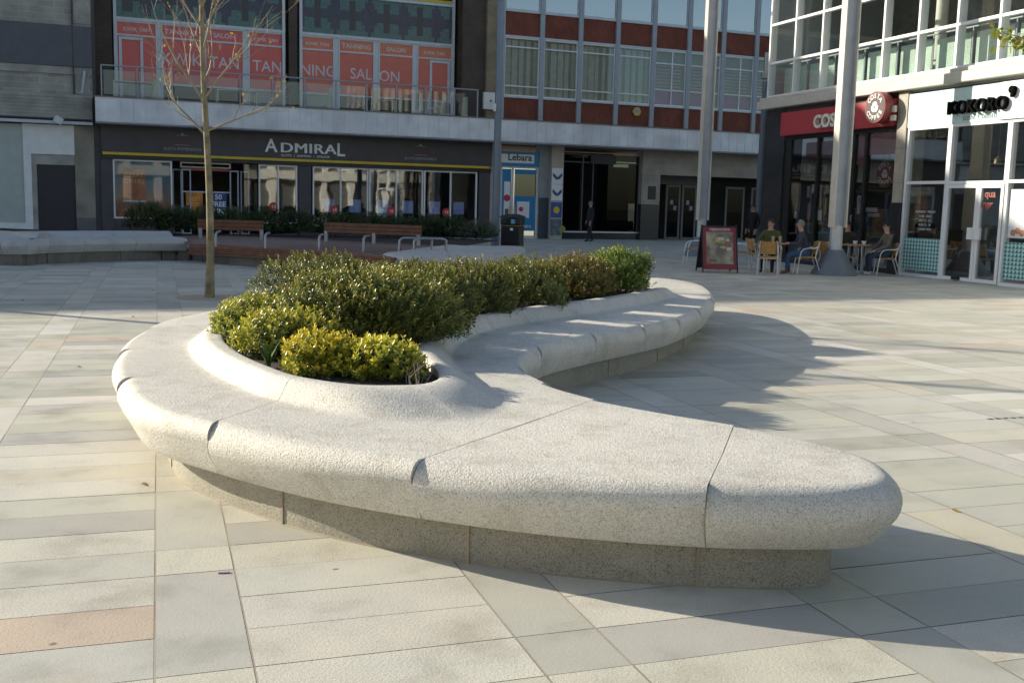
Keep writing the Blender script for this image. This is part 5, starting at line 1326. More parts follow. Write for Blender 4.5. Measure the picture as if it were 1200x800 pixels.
top = [tuple(crom(RBk, i / 4.)) for i in range(29)] + [tuple(P_(527, 289.5, .5))]
b = MB(); b.quad([(p[0], p[1], .56) for p in top]); b.build('seat_top', M['granite_far'], fp)
# plinth below everything
pf = [np.array(p) for p in FRT] + TF[1:]; pb_ = back_of(FRT, 1.7)
b = MB()
for i in range(len(pf) - 1):
    for k in range(4):
        p = crom(pf, i + k / 4.); q_ = crom(pf, i + (k + 1) / 4.); d = (q_ - p) / (np.hypot(*(q_ - p)) + 1e-9); nn = np.array((-d[1], d[0])) * .14
        b.hexa([(p[0] + nn[0], p[1] + nn[1], -.02), (q_[0] + nn[0], q_[1] + nn[1], -.02), (q_[0] + nn[0] * 6, q_[1] + nn[1] * 6, -.02), (p[0] + nn[0] * 6, p[1] + nn[1] * 6, -.02),
                (p[0] + nn[0], p[1] + nn[1], .235), (q_[0] + nn[0], q_[1] + nn[1], .235), (q_[0] + nn[0] * 6, q_[1] + nn[1] * 6, .235), (p[0] + nn[0] * 6, p[1] + nn[1] * 6, .235)])
rp_ = [crom(RF, i / 4.) for i in range(29)]; cR = np.mean(rp_, axis=0)
b.prism([tuple(cR + (p - cR) * .9) for p in rp_], -.02, .238)
b.build('plinth', pm('far_plinth', (.16, .15, .13), .8, var=.25), fp, smooth=30)
b = MB()
allb = [tuple(p) for p in BKT] + [tuple(p) for p in TB[1:]]
bk2 = [(p[0] + 1.2, p[1] + 6.5) for p in allb]
for i in range(len(allb) - 1): b.quad([(*allb[i], .42), (*allb[i + 1], .42), (*bk2[i + 1], .42), (*bk2[i], .42)])
b.build('soil', M['soil'], fp)
# bench backs and armrests on the deck
def bench_back(p, q_, label, sup):
    t_ = thing('bench_back', label, 'bench', (Vector(p) + Vector(q_)) / 2 * Vector((1, 1, 0)) + Vector((0, 0, .47)), 'timber bench backs on the deck')
    p = Vector(p); q_ = Vector(q_); d = (q_ - p).normalized(); nn = Vector((d.y, -d.x, 0))
    for k in range(3):
        z = .665 + k * .092 + .09
        b = MB(); c = (p + q_) / 2; b.box((c.x, c.y, z), ((q_ - p).length, .045, .084), math.atan2(d.y, d.x)); b.build('slat', wood, t_, bevel=.006)
    for f in sup:
        c = p + (q_ - p) * f - nn * .0
        b = MB(); b.box((c.x, c.y, .60), (.10, .05, .30), math.atan2(d.y, d.x)); b.build('support', M['steel'], t_, bevel=.01)
pA, pB = G(380, 283, .47), G(494, 288, .47)
bench_back(pA, pB, 'longer brown timber bench back, right of the young tree, before the shop windows', (.02, .52, .97))
pA, pB = G(232, 279.5, .47), G(309, 281.5, .47)
bench_back(pA, pB, 'brown timber bench back partly hidden by the young tree trunk', (.04, .97))
arms = [(253, 289, .3, 'left of the two bench backs near the tree'), (311, 291, .3, 'right end of the back behind the tree'), (374, 293, .3, 'just left of the longer bench back'), (426, 295, .45, 'before the middle of the longer bench back'), (468, 297, .75, 'left one of two loops near the stone end'), (485, 297.5, .75, 'right one of two loops near the stone end')]
for x, y, L_, lb_ in arms:
    q = G(x, y, .47); t_ = thing('armrest', 'bent steel armrest on the timber deck, ' + lb_, 'armrest', q, 'steel armrests on the timber deck')
    d = Vector((.9, .35, 0)) if L_ > .6 else Vector((.25, .95, 0))
    b = MB()
    pts = [q, q + Vector((0, 0, .27)), q + Vector((0, 0, .32)) + d * .05, q + Vector((0, 0, .335)) + d * .12, q + Vector((0, 0, .335)) + d * (L_ - .1)]
    if L_ > .6: pts += [q + Vector((0, 0, .30)) + d * L_, q + d * L_]
    b.tube(pts, .028, 8); b.build('bar', M['steel'], t_, smooth=50)
# hedge behind the deck
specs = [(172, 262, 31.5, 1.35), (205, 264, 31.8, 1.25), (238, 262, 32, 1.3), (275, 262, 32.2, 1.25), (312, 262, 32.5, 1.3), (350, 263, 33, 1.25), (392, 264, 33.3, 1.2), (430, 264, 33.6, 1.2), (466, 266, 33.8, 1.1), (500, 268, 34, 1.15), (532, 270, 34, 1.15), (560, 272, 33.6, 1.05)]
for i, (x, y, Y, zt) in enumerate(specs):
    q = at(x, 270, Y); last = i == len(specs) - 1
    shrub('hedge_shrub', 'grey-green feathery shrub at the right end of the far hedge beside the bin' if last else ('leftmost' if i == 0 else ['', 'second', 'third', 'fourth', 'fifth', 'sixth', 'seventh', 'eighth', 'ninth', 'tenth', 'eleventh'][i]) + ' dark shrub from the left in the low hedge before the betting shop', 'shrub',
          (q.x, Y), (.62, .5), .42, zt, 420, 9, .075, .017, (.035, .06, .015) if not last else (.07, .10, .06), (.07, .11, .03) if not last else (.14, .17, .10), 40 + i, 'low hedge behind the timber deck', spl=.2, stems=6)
tag(bpy.data.objects['hedge_shrub'])

# ================================================================== TREES
bark = pm('young_bark', (.24, .20, .115), .75, var=.5, vscale=7, bump=.4, bscale=30)
twigm = pm('twig_bark', (.30, .25, .16), .7, var=.2, vscale=3)
def grow(b, p, d, L, r, depth, rs, tips, up=.35, spread=.55):
    pts = [p]; rads = [r]; n = max(3, int(L / .14)); q = Vector(p); dd = Vector(d).normalized()
    for i in range(n):
        dd = (dd + Vector((rs.gauss(0, .07), rs.gauss(0, .07), rs.gauss(0, .05) + up * .10))).normalized()
        q = q + dd * (L / n); pts.append(q.copy()); rads.append(max(.0019, r * (1 - .86 * (i + 1) / n)))
    b.tube(pts, rads, 6 if r > .012 else 4)
    if depth > 0:
        k = rs.randint(3, 5) + (2 if depth > 1 else 0)
        for j in range(k):
            f = rs.uniform(.22, .95); i = max(1, min(n - 1, int(f * n))); base = pts[i]; ax = (pts[i] - pts[i - 1]).normalized()
            side = Vector((rs.gauss(0, 1), rs.gauss(0, 1), rs.gauss(0, .5))); side = (side - ax * side.dot(ax)).normalized()
            grow(b, base, ax * .8 + side * spread + Vector((0, 0, .15)), L * rs.uniform(.35, .68) * (1.1 - .4 * f), max(.0028, rads[i] * .6), depth - 1, rs, tips, up, spread)
    tips.append(pts[-1]); tips.append(pts[int(n * .6)])
def tree(name, label, base, h, r0, branches, seed, nleaf, leafL, cin, ctip, cat='tree', lean=(0, 0)):
    rs = random.Random(seed); root = thing(name, label, cat, base)
    tp = []; b = MB(); n = 26; pts = []; rads = []
    for i in range(n):
        f = i / (n - 1); pts.append(base + Vector((lean[0] * f * h + .03 * math.sin(f * 9), lean[1] * f * h + .03 * math.sin(f * 7 + 1), h * f - .02)))
        rads.append(max(.012, r0 * (1 - .80 * f) + (.022 if i == 0 else .008 if i == 1 else 0)))
    b.tube(pts, rads, 14); b.build('trunk', bark, root, smooth=60)
    cb = MB()
    for (z, az, L, el) in branches:
        f = z / h; i = int(f * (n - 1)); p = pts[i] + (pts[min(i + 1, n - 1)] - pts[i]) * (f * (n - 1) - i)
        d = Vector((math.cos(az) * math.cos(el), math.sin(az) * math.cos(el), math.sin(el)))
        grow(cb, p, d, L, max(.010, .42 * r0 * (1 - .6 * f)), 2, rs, tp)
    cb.build('crown', twigm, root, smooth=60)
    if nleaf:
        P = []; D = []; U = []
        for k in range(nleaf):
            t_ = rs.choice(tp); P.append(tuple(t_ + Vector((rs.gauss(0, .015), rs.gauss(0, .015), rs.gauss(0, .015))))); D.append((rs.gauss(0, 1), rs.gauss(0, 1), rs.gauss(-.6, .6))); U.append((rs.gauss(0, .6), rs.gauss(0, .6), 1))
        C = np.array([[c * rs.uniform(.8, 1.2) for c in (ctip if rs.random() < .6 else cin)] for _ in range(nleaf)])
        leaves_mesh('foliage', np.array(P), np.array(D), np.array(U), np.array([leafL * rs.uniform(.7, 1.2) for _ in P]), np.array([leafL * .33 for _ in P]), C, LEAF, root)
    return root
tb = G(245, 349)
BR = [(2.55, R(178), 1.55, R(47)), (3.05, R(200), 1.7, R(58)), (3.1, R(-20), 1.8, R(52)), (2.62, R(8), 1.35, R(12)), (3.35, R(60), 1.2, R(55)), (3.75, R(150), 1.5, R(58)), (3.8, R(-40), 1.5, R(55)), (4.05, R(10), 1.5, R(60)), (4.15, R(190), 1.6, R(58)), (4.45, R(250), 1.3, R(60)), (4.5, R(-10), 1.5, R(52)), (4.75, R(170), 1.4, R(60)), (4.9, R(40), 1.4, R(60)), (5.1, R(210), 1.4, R(62)), (5.3, R(-30), 1.3, R(60)), (5.6, R(120), 1.2, R(62)), (5.8, R(0), 1.2, R(62)), (6.1, R(200), 1.1, R(65)), (6.5, R(60), 1.0, R(65)), (6.7, R(-60), .9, R(65))]
tree('young_tree', 'slim young tree with bare ascending twigs and a few yellow leaves, left of the planter', tb, 7.8, .064, BR, 12, 130, .06, (.50, .42, .10), (.62, .40, .05), lean=(-.004, 0))
# gravel disc round its foot
b = MB(); b.lathe(tb + Vector((0, 0, 0)), [(.52, .0), (.52, .006), (.5, .0065)], 40)
tag(b.build('tree_pit', pm('bonded_gravel', (.40, .35, .27), .9, bump=1., bscale=90, var=.4, vscale=50), None), kind='structure')
# a second tree just right of the view, one leafy branch reaching in
t2 = at(1240, 330, 12.5); t2.z = 0
BR2 = [(3.5, R(188), 1.0, R(8)), (3.75, R(196), .8, R(20)), (3.35, R(200), .8, R(12)), (3.6, R(20), 1.4, R(40)), (3.9, R(90), 1.3, R(45)), (4.3, R(-60), 1.2, R(50))]
tr2 = tree('leafy_tree', 'tree just outside the right edge, one branch of yellow-green leaves reaching in', t2, 5.6, .08, BR2, 5, 420, .085, (.16, .20, .03), (.36, .36, .05))

# ================================================================== CAFE FURNITURE
WK = pm('wicker', (.46, .25, .075), .6, var=.3, vscale=14, bump=.8, bscale=70)
def make_chair():
    t_ = thing('cafe_chair', 'x', 'chair')
    for s in (-1, 1):
        b = MB(); b.tube([(.27, s * .27, 0), (.24, s * .27, .3), (.20, s * .275, .56), (.14, s * .28, .64), (.04, s * .28, .665), (-.12, s * .27, .665), (-.24, s * .23, .70)], .0145, 7); b.build('front_leg', M['alu'], t_, smooth=50)
        b = MB(); b.tube([(-.32, s * .24, 0), (-.24, s * .235, .25), (-.17, s * .23, .44), (-.20, s * .22, .6), (-.27, s * .2, .84)], .0145, 7); b.build('rear_leg', M['alu'], t_, smooth=50)
    b = MB(); b.tube([(.2, -.26, .41), (.2, .26, .41)], .012, 6); b.tube([(-.17, -.23, .41), (-.17, .23, .41)], .012, 6); b.build('seat_rail', M['alu'], t_)
    b = MB(); b.box((.02, 0, .435), (.45, .47, .035)); b.build('seat', WK, t_, bevel=.015)
    b = MB()
    for k in range(8):
        a0, a1 = R(-55 + 110 * k / 8), R(-55 + 110 * (k + 1) / 8); q0 = lambda a, z, r: (-.02 - r * math.cos(a) - .12 * (z - .5), r * .98 * math.sin(a), z)
        P = [q0(a0, .52, .24), q0(a1, .52, .24), q0(a1, .52, .215), q0(a0, .52, .215), q0(a0, .83, .26), q0(a1, .83, .26), q0(a1, .83, .235), q0(a0, .83, .235)]
        b.hexa([Vector(p) for p in P])
    b.build('backrest', WK, t_, smooth=60)
    return t_
chair0 = make_chair(); used = [False]
def chair(x, y, rz, label):
    o = chair0 if not used[0] else copy_tree(chair0)
    used[0] = True; o.location = (x, y, 0); o.rotation_euler.z = rz; o['label'] = label; o['group'] = 'wicker and aluminium cafe chairs'
    return o
tA, tB = Vector((6.88, 28.6, 0)), Vector((9.05, 27.9, 0))
tA = G(908, 321) * Vector((1, 1, 0)) + Vector((.0, .35, 0)); tB = G(1003, 322) * Vector((1, 1, 0)) + Vector((.05, .3, 0))
def table(q, label):
    t_ = thing('cafe_table', label, 'table', q, 'round cafe tables')
    b = MB(); b.lathe(q, [(.36, .735), (.385, .74), (.385, .762), (.37, .768)], 32); b.build('tabletop', pm('table_wood', (.40, .22, .08), .35, var=.2, vscale=5), t_, smooth=40)
    for a in (R(20), R(110), R(200), R(290)):
        b = MB(); b.tube([q + Vector((math.cos(a) * .26, math.sin(a) * .26, 0)), q + Vector((math.cos(a) * .23, math.sin(a) * .23, .735))], .016, 7); b.build('leg', M['alu'], t_)
table(tA, 'round wooden cafe table with tall glasses, left of the thick mast'); table(tB, 'round wooden cafe table with white cups, right of the thick mast')
CUP = pm('white_china', (.75, .75, .74), .25)
for k, (q, dx, dy, tall, lb_) in enumerate(((tA, -.02, -.05, 1, 'left one of two tall latte glasses on the left cafe table'), (tA, .17, -.02, 1, 'right one of two tall latte glasses on the left cafe table'), (tB, -.06, -.1, 0, 'left white cup on the cafe table right of the mast'), (tB, .17, -.08, 0, 'right white cup on the cafe table right of the mast'))):
    c = q + Vector((dx, dy, .768)); t_ = thing('latte_glass' if tall else 'coffee_cup', lb_, 'cup', c, 'cups and glasses on the cafe tables')
    b = MB(); b.lathe(c, [(.07, 0), (.085, .012)], 16); b.build('saucer', CUP, t_, smooth=40)
    b = MB()
    if tall: b.lathe(c, [(.025, .012), (.03, .05), (.042, .17), (.04, .172)], 14)
    else: b.lathe(c, [(.03, .012), (.055, .05), (.062, .095), (.058, .097)], 14)
    b.build('cup', pm('latte', (.45, .36, .26), .3) if tall else CUP, t_, smooth=40)
def gp_(x, y): v = G(x, y); return v.x, v.y
chair(*gp_(813, 309), R(160), 'wicker chair at the foot of the pale mast, left of the advertising board')
chair(*gp_(868, 314), R(-20), 'wicker chair half hidden by the right edge of the advertising board')
chair(*gp_(887, 316), R(15), 'empty wicker chair second right of the advertising board')
x, y = tA.x - .28, tA.y - .72
chair(x, y, R(75), 'empty wicker chair with its back to us at the left cafe table')
chair(tA.x + .85, tA.y - .1, R(175), 'wicker chair carrying the man in the navy hoodie')
chair(tA.x + .1, tA.y + .75, R(-95), 'wicker chair carrying the woman in the olive top')
chair(tB.x - .70, tB.y - .25, R(20), 'wicker chair half hidden behind the thick mast')
chair(tB.x + .75, tB.y - .2, R(170), 'wicker chair carrying the man with glasses, against the black pier')
chair(tB.x + .0, tB.y + .75, R(-100), 'wicker chair carrying the dark dressed man behind the right table')
chair(tA.x - 1.25, tA.y + 1.0, R(-60), 'dark chair in the shade behind the advertising board')

# ---- advertising board
s_ = G(868, 322) ; q = G(843, 318)
ab = thing('advertising_board', 'red framed A-board with a food picture standing on the shaded paving', 'A-board', (q.x, q.y, 0))
L0, R0 = G(833, 323), G(863, 323)
w_ = .86; d = Vector((1, .06, 0)).normalized(); nn = Vector((d.y, -d.x, 0)); c = G(844, 320)
def board(sign, mats, nm):
    bot = c + nn * (0 if sign > 0 else -.75); topc = c + nn * -.34 + Vector((0, 0, 1.17))
    out = []
    def pan(name, u0, u1, v0, v1, off, mat):
        up = (topc - bot); n_ = d.cross(up).normalized() * (1 if sign > 0 else -1)
        P = [bot + d * u + up * v + n_ * o_ for o_ in (off - .02, off) for u, v in ((u0, v0), (u1, v0), (u1, v1), (u0, v1))]
        b = MB(); b.hexa(P); return b.build(name, mat, ab)
    pan(nm, -w_ / 2, w_ / 2, .08, 1, 0, mats)
    return pan
RD = pm('board_red', (.22, .02, .025), .4)
pan = board(1, RD, 'front_panel')
pan('poster', -w_ / 2 + .09, w_ / 2 - .09, .19, .87, .006, pm('food_photo', (.30, .26, .18), .35, var=.75, vscale=4))
rs_ = random.Random(2)
for k in range(9):
    u = rs_.uniform(-.3, .2); v = rs_.uniform(.22, .7)
    pan('picture_patch', u, u + rs_.uniform(.06, .2), v, v + rs_.uniform(.04, .12), .008 + .001 * k, pm('patch_%d' % (k % 4), [(.55, .50, .42), (.36, .10, .05), (.50, .38, .14), (.14, .13, .10)][k % 4], .4))
up_ = (c + nn * -.34 + Vector((0, 0, 1.17))) - c
fb = Frame(c + up_ * .9, math.atan2(d.y, d.x))
t1 = text('cappuccino', fb, .0, c.z + up_.z * .90, .035, .12, M['white'], ab, 'lettering', .001)
t1 = text('~ ~ ~', fb, .1, c.z + up_.z * .12, .29, .1, M['white'], ab, 'lettering', .001) if False else None
board(-1, M['black'], 'rear_panel')
for sg_ in (1, -1):
    for e in (-1, 1):
        b = MB(); bt = c + nn * (0 if sg_ > 0 else -.75) + d * e * (w_ / 2 + .01); tp_ = c + nn * -.34 + Vector((0, 0, 1.19)) + d * e * (w_ / 2 + .01)
        b.tube([bt, tp_], .018, 6); b.build('leg', M['black'], ab)

# ================================================================== PEOPLE
def person(label, base, rz, J, Ed, mats, headp, face, group=None, hair=None, hairmat=None, glasses=False):
    """J name->(x,y,z,r,matindex) joints in metres, local, facing +x; skin + subdivision evaluated to one mesh"""
    names = list(J); idx = {n_: i for i, n_ in enumerate(names)}
    me = bpy.data.meshes.new('person_skin'); me.from_pydata([J[n_][:3] for n_ in names], [(idx[a], idx[b_]) for a, b_ in Ed], []); 
    ob = bpy.data.objects.new('person_skin', me); COL.objects.link(ob)
    md = ob.modifiers.new('skin', 'SKIN'); sk = me.skin_vertices[0].data
    for n_ in names:
        r = J[n_][3]; sk[idx[n_]].radius = r if isinstance(r, tuple) else (r, r)
    sk[idx['pelvis']].use_root = True
    sd = ob.modifiers.new('sub', 'SUBSURF'); sd.levels = 2; sd.render_levels = 2
    dg = bpy.context.evaluated_depsgraph_get(); ev = ob.evaluated_get(dg); nm = bpy.data.meshes.new_from_object(ev)
    bpy.data.objects.remove(ob)
    nm.name = 'person'; nm.materials.clear()
    for m_ in mats: nm.materials.append(m_)
    seg = [(np.array(J[a][:3]), np.array(J[b_][:3]), J[b_][4]) for a, b_ in Ed]
    for p in nm.polygons:
        c = np.array(p.center); best = 9; mi = 0
        for a, b_, k in seg:
            ab_ = b_ - a; t_ = max(0, min(1, (c - a) @ ab_ / (ab_ @ ab_ + 1e-9))); dd = np.linalg.norm(c - (a + ab_ * t_))
            if dd < best: best = dd; mi = k
        p.material_index = mi; p.use_smooth = True
    o = bpy.data.objects.new('person', nm); COL.objects.link(o); o.location = base; o.rotation_euler.z = rz
    tag(o, label, 'person', group)
    # face on the head: nose, ears, eyes, mouth
    hx, hy, hz = headp
    def sub(name, mb, mat, sm=60):
        x = mb.build(name, mat, None, smooth=sm); x.parent = o; return x
    hr = .088
    Mh = Matrix.Translation(Vector(headp)) @ Matrix.Rotation(face, 4, 'Z')
    tr = lambda p: Mh @ Vector(p)
    b = MB(); b.tube([tr((.080, 0, .02)), tr((.102, 0, -.012)), tr((.088, 0, -.025))], [.008, .015, .010], 6)
    for s in (-1, 1): b.tube([tr((-.005, s * .078, .02)), tr((-.012, s * .092, 0)), tr((-.002, s * .08, -.03))], [.012, .016, .010], 6)
    sub('facial_features', b, mats[0])
    b = MB()
    for s in (-1, 1): b.box(tr((.083, s * .032, .022)), (.012, .026, .012), face)
    b.box(tr((.082, 0, -.052)), (.012, .046, .008), face)
    sub('eyes_and_mouth', b, pm('facial_dark', (.08, .035, .03), .6))
    if glasses:
        b = MB(); 
        for s in (-1, 1): b.box(tr((.096, s * .034, .022)), (.005, .048, .032), face); b.box(tr((.04, s * .086, .025)), (.11, .004, .006), face)
        sub('glasses', b, M['black'])
    if hair:
        b = MB(); n1, n2 = 14, 9
        for i in range(n2 + 1):
            th = math.pi * .62 * i / n2
            for j in range(n1):
                a = 2 * math.pi * j / n1
                front = max(0, math.cos(a)); thh = th * (1 - (.48 if hair != 'bald' else .75) * front)
                rr_ = hr * 1.13 * (1 + .03 * math.sin(5 * a + i)); p = (rr_ * 1.06 * math.sin(thh) * math.cos(a) - .008, rr_ * .94 * math.sin(thh) * math.sin(a), rr_ * 1.18 * math.cos(thh) + .012)
                b.v.append(tuple(tr(p)))
        for i in range(n2):
            for j in range(n1):
                b.f.append((i * n1 + j, i * n1 + (j + 1) % n1, (i + 1) * n1 + (j + 1) % n1, (i + 1) * n1 + j)); b.uv.append([(0, 0)] * 4); b.mi.append(0)
        x = sub('hair', b, hairmat, 80); sm_ = x.modifiers.new('thick', 'SOLIDIFY'); sm_.thickness = .012
    return o
SKIN = pm('skin_tone', (.45, .25, .17), .55, var=.06)
SKIN2 = pm('skin_tone_light', (.55, .33, .24), .55, var=.06)
def cloth(n_, c): return pm(n_, c, .9, var=.2, vscale=9, bump=.3, bscale=25)
def hand(J, Ed, side, w_, hd, k=0):
    """palm and five short fingers from the wrist joint"""
    x, y, z = J[w_][:3]; hd = Vector(hd).normalized(); sdv = Vector((-hd.y, hd.x, 0)); sdv = sdv.normalized() if sdv.length > .1 else Vector((0, 1, 0))
    pn = 'palm' + side; pp = Vector((x, y, z)) + hd * .07; J[pn] = (*pp, (.036, .018), k); Ed.append((w_, pn))
    for i, (o_, l) in enumerate(((-.030, .055), (-.010, .068), (.010, .065), (.028, .05))):
        a = pp + sdv * o_ + hd * .03; b_ = a + hd * l * .6 + Vector((0, 0, -.008)); c_ = b_ + hd * l * .3 + Vector((0, 0, -.02))
        for q, v in enumerate((a, b_, c_)): J[f'f{side}{i}{q}'] = (*v, .0085 - .0012 * q, k)
        Ed += [(pn, f'f{side}{i}0'), (f'f{side}{i}0', f'f{side}{i}1'), (f'f{side}{i}1', f'f{side}{i}2')]
    a = pp + sdv * .035 - hd * .02; b_ = a + sdv * .02 + hd * .03
    J[f'f{side}t0'] = (*a, .0105, k); J[f'f{side}t1'] = (*b_, .009, k); Ed += [(pn, f'f{side}t0'), (f'f{side}t0', f'f{side}t1')]
def seated(lean=.10, armx=.42, armz=.74, hood=False, elbow_out=.06, kneez=.50, hturn=0.):
    J = {'pelvis': (-.02, 0, .52, (.15, .13), 2), 'waist': (-.04 + lean * .3, 0, .68, (.14, .115), 1), 'chest': (-.03 + lean * .8, 0, .90, (.165, .125), 1), 'neck': (-.01 + lean, 0, 1.08, .06, 1), 'head0': (.015 + lean, 0, 1.16, (.062, .066), 0), 'head': (.03 + lean, 0, 1.245, (.082, .094), 0), 'crown': (.02 + lean, 0, 1.315, (.066, .074), 0)}
    Ed = [('pelvis', 'waist'), ('waist', 'chest'), ('chest', 'neck'), ('neck', 'head0'), ('head0', 'head'), ('head', 'crown')]
    for s, q in ((-1, 'r'), (1, 'l')):
        J['sh' + q] = (-.02 + lean * .9, s * .185, 1.0, .068, 1); J['el' + q] = (.08 + lean, s * (.23 + elbow_out), .76, .048, 1); J['wr' + q] = (armx, s * .14, armz, .031, 1)
        Ed += [('chest', 'sh' + q), ('sh' + q, 'el' + q), ('el' + q, 'wr' + q)]
        hand(J, Ed, q, 'wr' + q, (1, -s * .5, -.1))
        J['hip' + q] = (.06, s * .09, .515, .10, 2); J['kn' + q] = (.46, s * .13, kneez, .068, 2); J['an' + q] = (.44 + .04 * s, s * .13, .10, .045, 2); J['he' + q] = (.42 + .04 * s, s * .13, .045, .042, 3); J['to' + q] = (.60 + .04 * s, s * .15, .035, .036, 3)
        Ed += [('pelvis', 'hip' + q), ('hip' + q, 'kn' + q), ('kn' + q, 'an' + q), ('an' + q, 'he' + q), ('he' + q, 'to' + q)]
    return J, Ed
JEAN = cloth('blue_denim', (.05, .10, .20)); SHOE = pm('tan_shoe', (.16, .07, .03), .6); TRN = pm('white_trainer', (.45, .45, .46), .6)
lnA = .12
J, E_ = seated(.06, .40, .76); person('woman with dark hair in an olive top facing left behind the left cafe table', (tA.x + .1, tA.y + .72, 0), R(-110), J, E_, [SKIN2, cloth('olive_top', (.09, .095, .025)), cloth('dark_trousers', (.02, .02, .025)), M['black']], (.09, 0, 1.245), R(-25), 'people at the cafe tables', 'short', pm('dark_brown_hair', (.03, .018, .012), .6))
J, E_ = seated(.16, .44, .77); person('balding man in a navy hoodie and jeans leaning on the left cafe table', (tA.x + .83, tA.y - .10, 0), R(172), J, E_, [SKIN, cloth('navy_hoodie', (.045, .05, .068)), JEAN, SHOE], (.19, 0, 1.245), 0, 'people at the cafe tables', 'bald', pm('grey_hair', (.22, .20, .18), .7))
J, E_ = seated(.05, .40, .76); person('dark haired man in dark clothes sitting behind the right cafe table', (tB.x + .0, tB.y + .72, 0), R(-125), J, E_, [SKIN, cloth('dark_green_jacket', (.022, .024, .015)), cloth('dark_jeans', (.03, .05, .10)), M['black']], (.08, 0, 1.245), R(-30), 'people at the cafe tables', 'short', pm('black_hair', (.012, .01, .01), .6))
J, E_ = seated(.02, .36, .62); person('man with glasses in a grey-brown sweater and jeans facing the sun beside the black pier', (tB.x + .73, tB.y - .20, 0), R(185), J, E_, [SKIN2, cloth('grey_brown_sweater', (.13, .115, .09)), cloth('navy_jeans', (.035, .05, .09)), TRN], (.05, 0, 1.245), R(20), 'people at the cafe tables', 'short', pm('black_hair', (.012, .01, .01), .6), True)
def standing(step=.12):
    J = {'pelvis': (0, 0, .95, (.15, .12), 2), 'waist': (0, 0, 1.10, (.14, .11), 1), 'chest': (0, 0, 1.33, (.17, .125), 1), 'neck': (.0, 0, 1.52, .055, 1), 'head0': (.02, 0, 1.58, (.06, .064), 0), 'head': (.03, 0, 1.66, (.08, .092), 0), 'crown': (.02, 0, 1.73, (.064, .072), 0)}
    Ed = [('pelvis', 'waist'), ('waist', 'chest'), ('chest', 'neck'), ('neck', 'head0'), ('head0', 'head'), ('head', 'crown')]
    for s, q in ((-1, 'r'), (1, 'l')):
        J['sh' + q] = (0, s * .185, 1.42, .066, 1); J['el' + q] = (-.04 * s, s * .24, 1.14, .046, 1); J['wr' + q] = (.08, s * .22, .92, .031, 1)
        Ed += [('chest', 'sh' + q), ('sh' + q, 'el' + q), ('el' + q, 'wr' + q)]; hand(J, Ed, q, 'wr' + q, (.3, 0, -1))
        J['hip' + q] = (0, s * .09, .90, .095, 2); J['kn' + q] = (.03 + s * step * .5, s * .10, .50, .064, 2); J['an' + q] = (s * step, s * .10, .11, .044, 2); J['he' + q] = (s * step - .03, s * .10, .045, .04, 3); J['to' + q] = (s * step + .15, s * .12, .035, .036, 3)
        Ed += [('pelvis', 'hip' + q), ('hip' + q, 'kn' + q), ('kn' + q, 'an' + q), ('an' + q, 'he' + q), ('he' + q, 'to' + q)]
    return J, Ed
J, E_ = standing(.16); v = G(691, 283)
person('person in dark clothes walking past the dark unit right of the blue shop', (v.x, v.y, 0), R(200), J, E_, [SKIN, cloth('charcoal_coat', (.025, .027, .032)), cloth('charcoal_trousers', (.02, .022, .03)), M['black']], (.03, 0, 1.66), 0, 'people in the shade of the arcade', 'short', pm('grey_hair', (.22, .20, .18), .7))
J, E_ = standing(.04); v = at(881, 292, 37); 
person('person in black standing in the shade beside the slate post', (v.x, 37., 0), R(215), J, E_, [SKIN, cloth('black_coat', (.012, .012, .013)), cloth('black_trousers', (.012, .012, .014)), M['black']], (.03, 0, 1.66), R(20), 'people in the shade of the arcade', 'short', pm('black_hair', (.012, .01, .01), .6))

# ================================================================== WHAT FACES THE SQUARE (reflected in the glass)
FB = Frame((0, -26), R(180 + 12))
ob_ = thing('opposite_building', 'pale office building behind the viewer, seen only as reflections in the glass', 'building', FB.p(0, 0, 0))
b = MB(); b.fbox(FB, -45, 45, 0, 11, 0, -8); b.build('wall', pm('opposite_wall', (.12, .12, .12), .6), ob_)
b = MB()
for k in range(30): b.fbox(FB, -45 + 3.1 * k, -44.3 + 3.1 * k, 0, 11, .5, 0)
b.build('piers', pm('opposite_piers', (.72, .70, .64), .6), ob_)
b = MB(); b.fbox(FB, -45, 45, 3.6, 4.6, .8, 0); b.fbox(FB, -45, 45, 10.2, 11.2, .6, 0); b.build('bands', MATS['opposite_piers'], ob_)
# small litter
sc = thing('paper_scrap', 'tiny pink scrap lying on a slab joint in the left foreground', 'litter', G(262, 671))
b = MB(); q = G(262, 671); b.box((q.x, q.y, .004), (.05, .016, .006), .2); b.build('scrap', pm('pink_scrap', (.55, .38, .40), .7), sc, bevel=.002)

rs_ = random.Random(21)
leafspots = [(228, 382), (158, 371), (300, 352), (262, 356), (180, 340), (90, 430), (28, 352), (310, 356), (205, 357), (1010, 620), (1115, 598), (165, 568), (905, 520)]
for i, (x, y) in enumerate(leafspots):
    q = G(x, y); a = rs_.uniform(0, 6.28); L_ = rs_.uniform(.035, .055)
    me_ = leaves_mesh('fallen_leaf', np.array([[q.x, q.y, .006]]), np.array([[math.cos(a), math.sin(a), .12]]), np.array([[.1, .1, 1.]]), np.array([L_]), np.array([L_ * .33]), np.array([[.42, .30, .06] if i % 3 else [.25, .13, .05]]), LEAF, None, fold=.4, droop=.3)
    tag(me_, 'tiny dry yellow or brown leaf fallen on the paving', 'leaf', 'fallen leaves scattered on the paving')
dc = thing('drain_cover', 'narrow dark metal channel grate in the paving at the right edge', 'drain cover', G(1185, 490))
g0 = G(1160, 491)
b = MB()
for k in range(9):
    c_ = g0 + UA * (k * .075); b.box((c_.x, c_.y, .003), (.05, .022, .006), YG)
b.build('grate', pm('drain_steel', (.22, .22, .22), .4, metal=.7), dc)

finish_fonts()

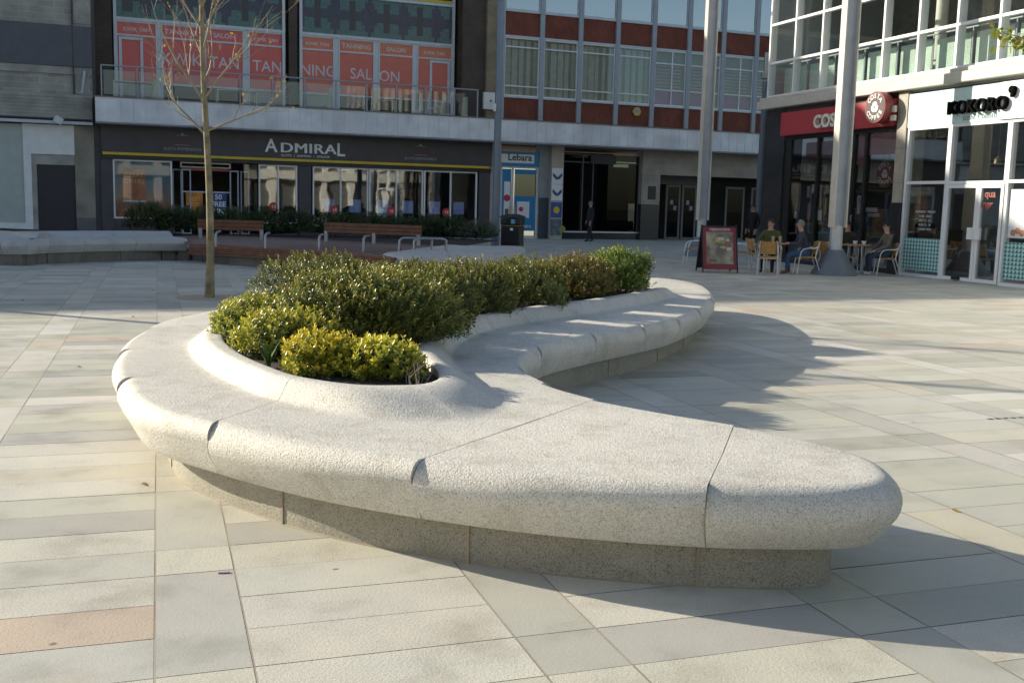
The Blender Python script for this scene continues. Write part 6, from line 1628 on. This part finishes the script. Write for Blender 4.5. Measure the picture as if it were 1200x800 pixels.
# ================================================================== LIGHT, SKY, CAMERA
SUN_EL, SUN_AZ = R(20.3), math.atan2(-.932, .362)          # azimuth measured from +Y towards +X
w = bpy.data.worlds.new('World'); scene.world = w; w.use_nodes = True
t = w.node_tree; t.nodes.clear()
sky = t.nodes.new('ShaderNodeTexSky'); sky.sky_type = 'NISHITA'; sky.sun_disc = False
sky.sun_elevation = SUN_EL; sky.sun_rotation = SUN_AZ % (2 * math.pi); sky.air_density = 1.; sky.dust_density = 1.2; sky.ozone_density = 1.
bg = t.nodes.new('ShaderNodeBackground'); bg.inputs[1].default_value = .10
o = t.nodes.new('ShaderNodeOutputWorld'); t.links.new(sky.outputs[0], bg.inputs[0]); t.links.new(bg.outputs[0], o.inputs[0])
sl = bpy.data.lights.new('sun', 'SUN'); sl.energy = 5.0; sl.angle = R(.5); sl.color = (1., .905, .745)
so = bpy.data.objects.new('sun', sl); COL.objects.link(so)
dv = Vector((-math.sin(SUN_AZ) * math.cos(SUN_EL), -math.cos(SUN_AZ) * math.cos(SUN_EL), -math.sin(SUN_EL)))
so.rotation_euler = dv.to_track_quat('-Z', 'Y').to_euler()
cam = bpy.data.cameras.new('camera'); co = bpy.data.objects.new('camera', cam); COL.objects.link(co)
cam.sensor_width = 36.; cam.lens = 36. * F_PX / 1200.; cam.clip_end = 2000.; cam.clip_start = .05
Rm = Matrix((( _right.x, -_dn.x, -_fwd.x), (_right.y, -_dn.y, -_fwd.y), (_right.z, -_dn.z, -_fwd.z)))
co.matrix_world = Matrix.Translation((0, 0, CAM_H)) @ Rm.to_4x4()
cam.dof.use_dof = True; cam.dof.focus_distance = 5.6; cam.dof.aperture_fstop = 13.0
scene.camera = co
scene.view_settings.view_transform = 'Standard'; scene.view_settings.look = 'None'; scene.view_settings.gamma = 1.
scene.view_settings.exposure = 0.74
scene.render.engine = 'CYCLES'
scene.render.resolution_x = 1024; scene.render.resolution_y = 682
scene.cycles.max_bounces = 8; scene.cycles.transparent_max_bounces = 12
